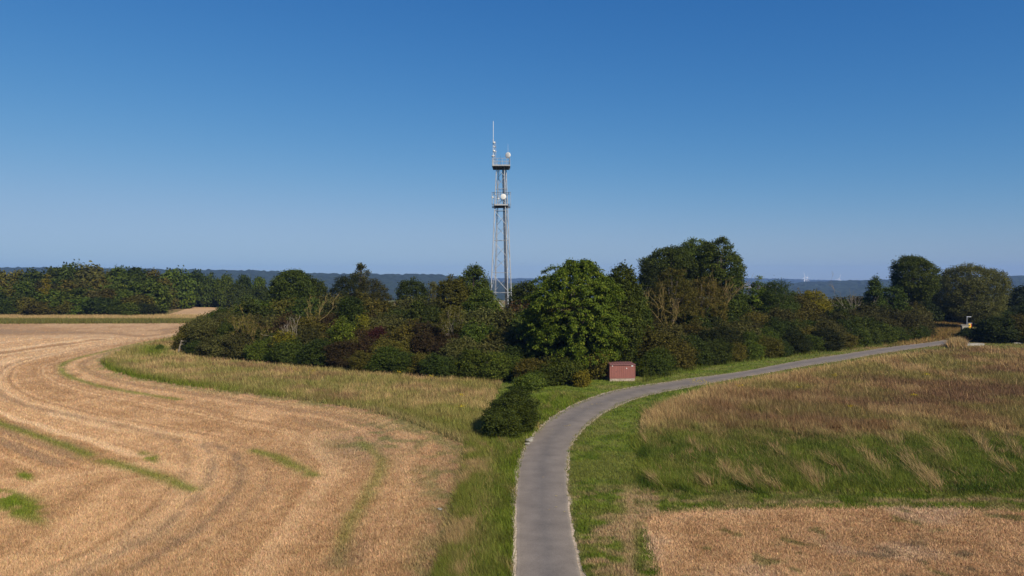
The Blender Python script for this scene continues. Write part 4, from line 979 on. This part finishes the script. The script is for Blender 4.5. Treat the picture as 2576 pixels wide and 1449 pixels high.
# middle platform
zm = zt(518.5); h2_ = 1.75
mp_ = MB(); mp_.box(-h2_, h2_, -h2_, h2_, zm-.22, zm-.05)
for yy in (-1.3, 1.3): mp_.box(-2.25, 2.25, yy-.08, yy+.08, zm-.4, zm-.221)
for xx_ in (-1.5, 1.5): mp_.box(xx_-.08, xx_+.08, -2.1, 2.1, zm-.56, zm-.401)
mp_.build('platform', M_steeld, tw)
for zf in (zt(486.7), zt(515.8)):
    b_ = MB()
    for s_ in (-1, 1): b_.tube((-2.3, s_*1.75, zf), (2.35, s_*1.75, zf), .05); b_.tube((s_*1.75, -2.2, zf), (s_*1.75, 2.2, zf), .05)
    b_.build('antenna_frame', M_steeld, tw)
for x_, y_ in ((-2.25, -1.75), (2.28, -1.75), (-2.25, 1.75), (2.28, 1.75)):
    MB().tube((x_, y_, zt(517)), (x_, y_, zt(485)), .045).build('frame_post', M_steel, tw)
for x_ in (X(1256.3), X(1262)): MB().tube((x_, -1.75, zm), (x_, -1.75, zt(483)), .05).build('frame_post', M_steel, tw)
MB().box(-1.6, 1.6, -2.0, -1.7, zm-.04, zm+.28).build('cable_tray', M_steel, tw)

# ------------------------------------------------------------------ hut
M_red = solid('red_brown_boards', (.235, .088, .070), (.18, .064, .052), 4, .7, bump=.25, sc=(6, 6, .6))
M_redr = solid('red_brown_roof', (.17, .075, .072), (.13, .056, .055), 3, .75, bump=.2)
M_plinth = solid('plastered_stone_plinth', (.36, .29, .23), (.20, .16, .12), 3, .95, bump=.5, bd=.03)
hx, hy = [float(v) for v in at(1566, 959)]
kh = hy/F
Wd, Dp, Hh = 65.5*kh, 3.0, 46*kh
hut = tag(empty('hut', (hx, hy, 0), math.radians(6)), 'small red brown boarded hut with low roof on a pale stone base beside the path', 'hut')
pz = 7.0*kh; ez = 40.5*kh
MB().box(-Wd/2+.02, Wd/2-.02, .03, Dp-.03, -.3, pz).build('plinth', M_plinth, hut)
wl = MB(); wl.box(-Wd/2+.05, Wd/2-.05, .06, Dp-.06, pz, ez)
nb = 13; bw = (Wd-.1)/nb
for k_ in range(nb): wl.box(-Wd/2+.05+k_*bw+.012, -Wd/2+.05+(k_+1)*bw-.012, .03, .06, pz+.16, ez-.02)
nbs = 11; bs = (Dp-.12)/nbs
for k_ in range(nbs):
    for sx in (-1, 1):
        xa = sx*(Wd/2-.05); wl.box(min(xa, xa+sx*.03), max(xa, xa+sx*.03), .06+k_*bs+.012, .06+(k_+1)*bs-.012, pz, ez)
wl.build('wall', M_red, hut)
MB().box(-Wd/2+.02, Wd/2-.02, 0, .05, pz, pz+.15).build('skirting_board', M_red, hut)
for sx in (-1, 1): MB().box(sx*(Wd/2-.04)-.05, sx*(Wd/2-.04)+.05, .0, .055, pz+.151, ez-.02).build('corner_board', M_red, hut)
dr = MB()
for k_ in range(3): dr.box(-Wd/2+.22+k_*.24, -Wd/2+.22+(k_+1)*.24-.02, -.005, .029, pz+.18, ez-.08)
dr = dr.build('door', M_red, hut)
MB().box(-Wd/2+.86, -Wd/2+.9, -.04, -.006, pz+.85, pz+1.0).build('handle', M_steeld, dr)
rf = MB(); ov = .08; zr0 = ez; zr1 = ez+.13; rg = zr1+.12
y0, y1 = -ov, Dp+ov; xx0, xx1 = -Wd/2-.02, Wd/2+.02
b0 = len(rf.v); rf.v += [(xx0, y0, zr0), (xx1, y0, zr0), (xx1, y1, zr0), (xx0, y1, zr0), (xx0, y0, zr1), (xx1, y0, zr1), (xx1, y1, zr1), (xx0, y1, zr1), (xx0+.12, Dp*.5, rg), (xx1-.12, Dp*.5, rg)]
rf.f += [(0, 3, 2, 1), (0, 1, 5, 4), (1, 2, 6, 5), (2, 3, 7, 6), (3, 0, 4, 7), (4, 5, 9, 8), (6, 7, 8, 9), (5, 6, 9), (7, 4, 8)]
rf = rf.build('roof', M_redr, hut)
nrib = 9
rb = MB()
for k_ in range(nrib+1):
    t = k_/nrib; xa = xx0+.1+t*(Wd-.16); xb = xx0+.14+t*(xx1-.28-xx0)
    rb.tube((xa, y0, zr1+.012), (xb, Dp*.5, rg+.012), .018, n=4)
rb.build('seam', M_redr, rf)
for x_, z_, w_, mt in ((-Wd/2+.36, ez-.10, .05, M_white), (Wd/2-.42, ez-.12, .12, M_white), (Wd/2-1.2, ez-.42, .05, M_white)):
    MB().box(x_-w_, x_+w_, -.03, .0, z_-.045, z_+.045).build('wall_fitting', mt, hut)

# ------------------------------------------------------------------ things at the far right end of the path
d = 168.0
M_yel = solid('yellow_plastic', (.85, .52, .04), (.7, .42, .03), 3, .5, bump=0); M_redp = solid('red_plastic', (.45, .03, .02), (.35, .02, .02), 3, .5, bump=0)
x, y, z = dep(2439.5, d, 828); k_ = d/F
o_ = tag(empty('marker_post', (x, y, 0)), 'yellow marker post with red side edge standing above the dark bush', 'marker post')
zb_, zt_ = CAMH+(698-829)*k_, CAMH+(698-813.5)*k_
MB().tube((0, 0, 0), (0, 0, zb_+.3), .05).build('post', M_steel, o_)
pn = MB(); wv = 3.4*k_
pn.v = [(-wv, -.12, zt_), (wv*.7, -.12, zt_), (wv*.7, -.12, zb_+.35), (-.1, -.12, zb_-.05), (-wv, -.12, zb_+.35)]; pn.v += [(a_, .1, c_) for a_, _, c_ in pn.v]
pn.f = [(0, 1, 2, 3, 4)[::-1], (5, 6, 7, 8, 9)] + [(q, (q+1) % 5, 5+(q+1) % 5, 5+q) for q in range(5)]
pn.build('panel', M_yel, o_)
MB().box(wv*.7+.003, wv*1.15, -.12, .1, zb_+.5, zt_).build('side_panel', M_redp, o_)
MB().box(-wv*1.5, wv*1.5, -.2, .2, zt_+.003, zt_+.1).build('cap', M_steel, o_)
x, y, z = dep(2432.3, d, 818)
o_ = tag(empty('vent_pipe', (x, y, 0)), 'thin white pipe with short horizontal arm beside the yellow marker', 'pipe')
zt_ = CAMH+(698-797.8)*k_
MB().tube((0, 0, 0), (0, 0, zt_), .085, .085, 8).build('pipe', M_steel, o_); MB().box(-.09, .95, -.09, .09, zt_+.001, zt_+.17).build('arm', M_steel, o_)
x, y, z = dep(2424, d, 817)
M_conc = solid('weathered_concrete', (.28, .26, .22), (.16, .145, .12), 2, .9, bump=.4, bd=.03)
t_ = empty('concrete_trough', (x, y, 0)); tag(t_, 'pale concrete trough with flat cover half hidden behind the dark bush', 'trough')
MB().box(-.5, 1.0, -.3, .3, 0, z-.1).build('body', M_conc, t_); MB().box(-.8, 1.5, -.4, .4, z-.099, z+.03).build('cover', M_conc, t_)
def slab(px, py, w_, h_, dpt, label, rz=0):
    x, y = [float(v) for v in at(px, py)]; b_ = MB(); rs = np.random.default_rng(int(px)); n_ = 6; xs_ = np.linspace(-w_/2, w_/2, n_+1)
    # irregular block built as one prism
    top = [(xs_[q], -dpt/2, h_*(.85+.25*rs.random())) for q in range(n_+1)]
    for q in range(n_+1):
        b_.v += [(top[q][0], -dpt/2+rs.normal(0, .04), 0), (top[q][0], -dpt/2+rs.normal(0, .04), top[q][2]), (top[q][0], dpt/2, top[q][2]+rs.normal(0, .02)), (top[q][0], dpt/2, 0)]
    for q in range(n_):
        a_ = q*4; b_.f += [(a_, a_+4, a_+5, a_+1), (a_+1, a_+5, a_+6, a_+2), (a_+2, a_+6, a_+7, a_+3)]
    b_.f += [(0, 1, 2, 3), (n_*4+3, n_*4+2, n_*4+1, n_*4)]
    o_ = b_.build('concrete_slab', M_conc, bevel=.02); o_.location = (x, y, 0); o_.rotation_euler = (0, 0, rz); tag(o_, label, 'slab', 'pale slabs near the path end')
slab(2436, 869, 6.4, .42, 1.0, 'long low pale concrete slab below the dark bush at the path end', math.radians(6))
slab(2558, 864, 1.9, .25, 1.0, 'small white flat slab at the right edge under the bushes')
slab(2498, 882, 1.4, .22, .8, 'small pale slab at the top edge of the meadow')
# pale stones on the left verge edge of the path
for px_, py_, s_, lab in ((1331,1113,.30,'largest pale stone at the left edge of the path bend'),(1327,1120,.2,'small pale stone just below the largest one at the path bend'),(1337,1105,.18,'small pale stone just above the largest one at the path bend'),(1726,1997*.644,.14,'lone white stone in the left field near the verge')):
    if px_ == 1726: px_, py_ = 1106.5, 1285
    x, y = [float(v) for v in at(px_, py_)]; b_ = MB(); rs = np.random.default_rng(int(py_))
    for a_ in range(5):
        for q in range(8):
            th_ = a_/4*math.pi; ph = q/8*6.283; rj = s_*(.75+.4*rs.random()); b_.v.append((rj*math.sin(th_)*math.cos(ph)*1.3, rj*math.sin(th_)*math.sin(ph), s_*.5+rj*.6*math.cos(th_)))
    for a_ in range(4):
        for q in range(8): b_.f.append((a_*8+q, a_*8+(q+1) % 8, a_*8+8+(q+1) % 8, a_*8+8+q))
    o_ = b_.build('stone', M_conc); o_.location = (x, y, .03); tag(o_, lab, 'stone', 'pale stones on the ground')
# fallen leaves on the asphalt
lf = []
sx = np.concatenate([rng.normal(c_, s_, n_) for c_, s_, n_ in ((1427,6,16),(1475,9,14),(1500,8,12),(1395,8,8),(1545,14,12),(1400,60,24))]); sy = np.concatenate([rng.normal(c_, s_, n_) for c_, s_, n_ in ((1073,1.5,16),(1030,2.5,14),(1019,2,12),(1050,5,8),(1010,3,12),(1200,90,24))])
x, y = at(sx, sy); k_ = dist(x, y, ROADC) < 1.35; 
bl = blades('', sx[k_], sy[k_], .03, .12, rng.normal(0, 3, (k_.sum(), 2)), None, M_blade, '', '', .2, tint=np.array((.38, .30, .14)), lift=.11)
join_blades('fallen_leaves', [bl], M_blade, 'small yellow fallen leaves scattered on the grey path', 'leaves')

# ------------------------------------------------------------------ haze
hz = MB().box(-7000, 7000, -300, 7900, -48, 130)
m, n, o = newmat('haze_air'); pv = N(n, 'ShaderNodeVolumePrincipled'); pv.inputs['Density'].default_value = .00008; pv.inputs['Color'].default_value = (.28, .50, 1, 1); pv.inputs['Anisotropy'].default_value = 0
n.links.new(pv.outputs[0], o.inputs['Volume'])
tag(hz.build('haze', m), 'thin bluish haze over the distant hills', 'haze', kind='stuff')
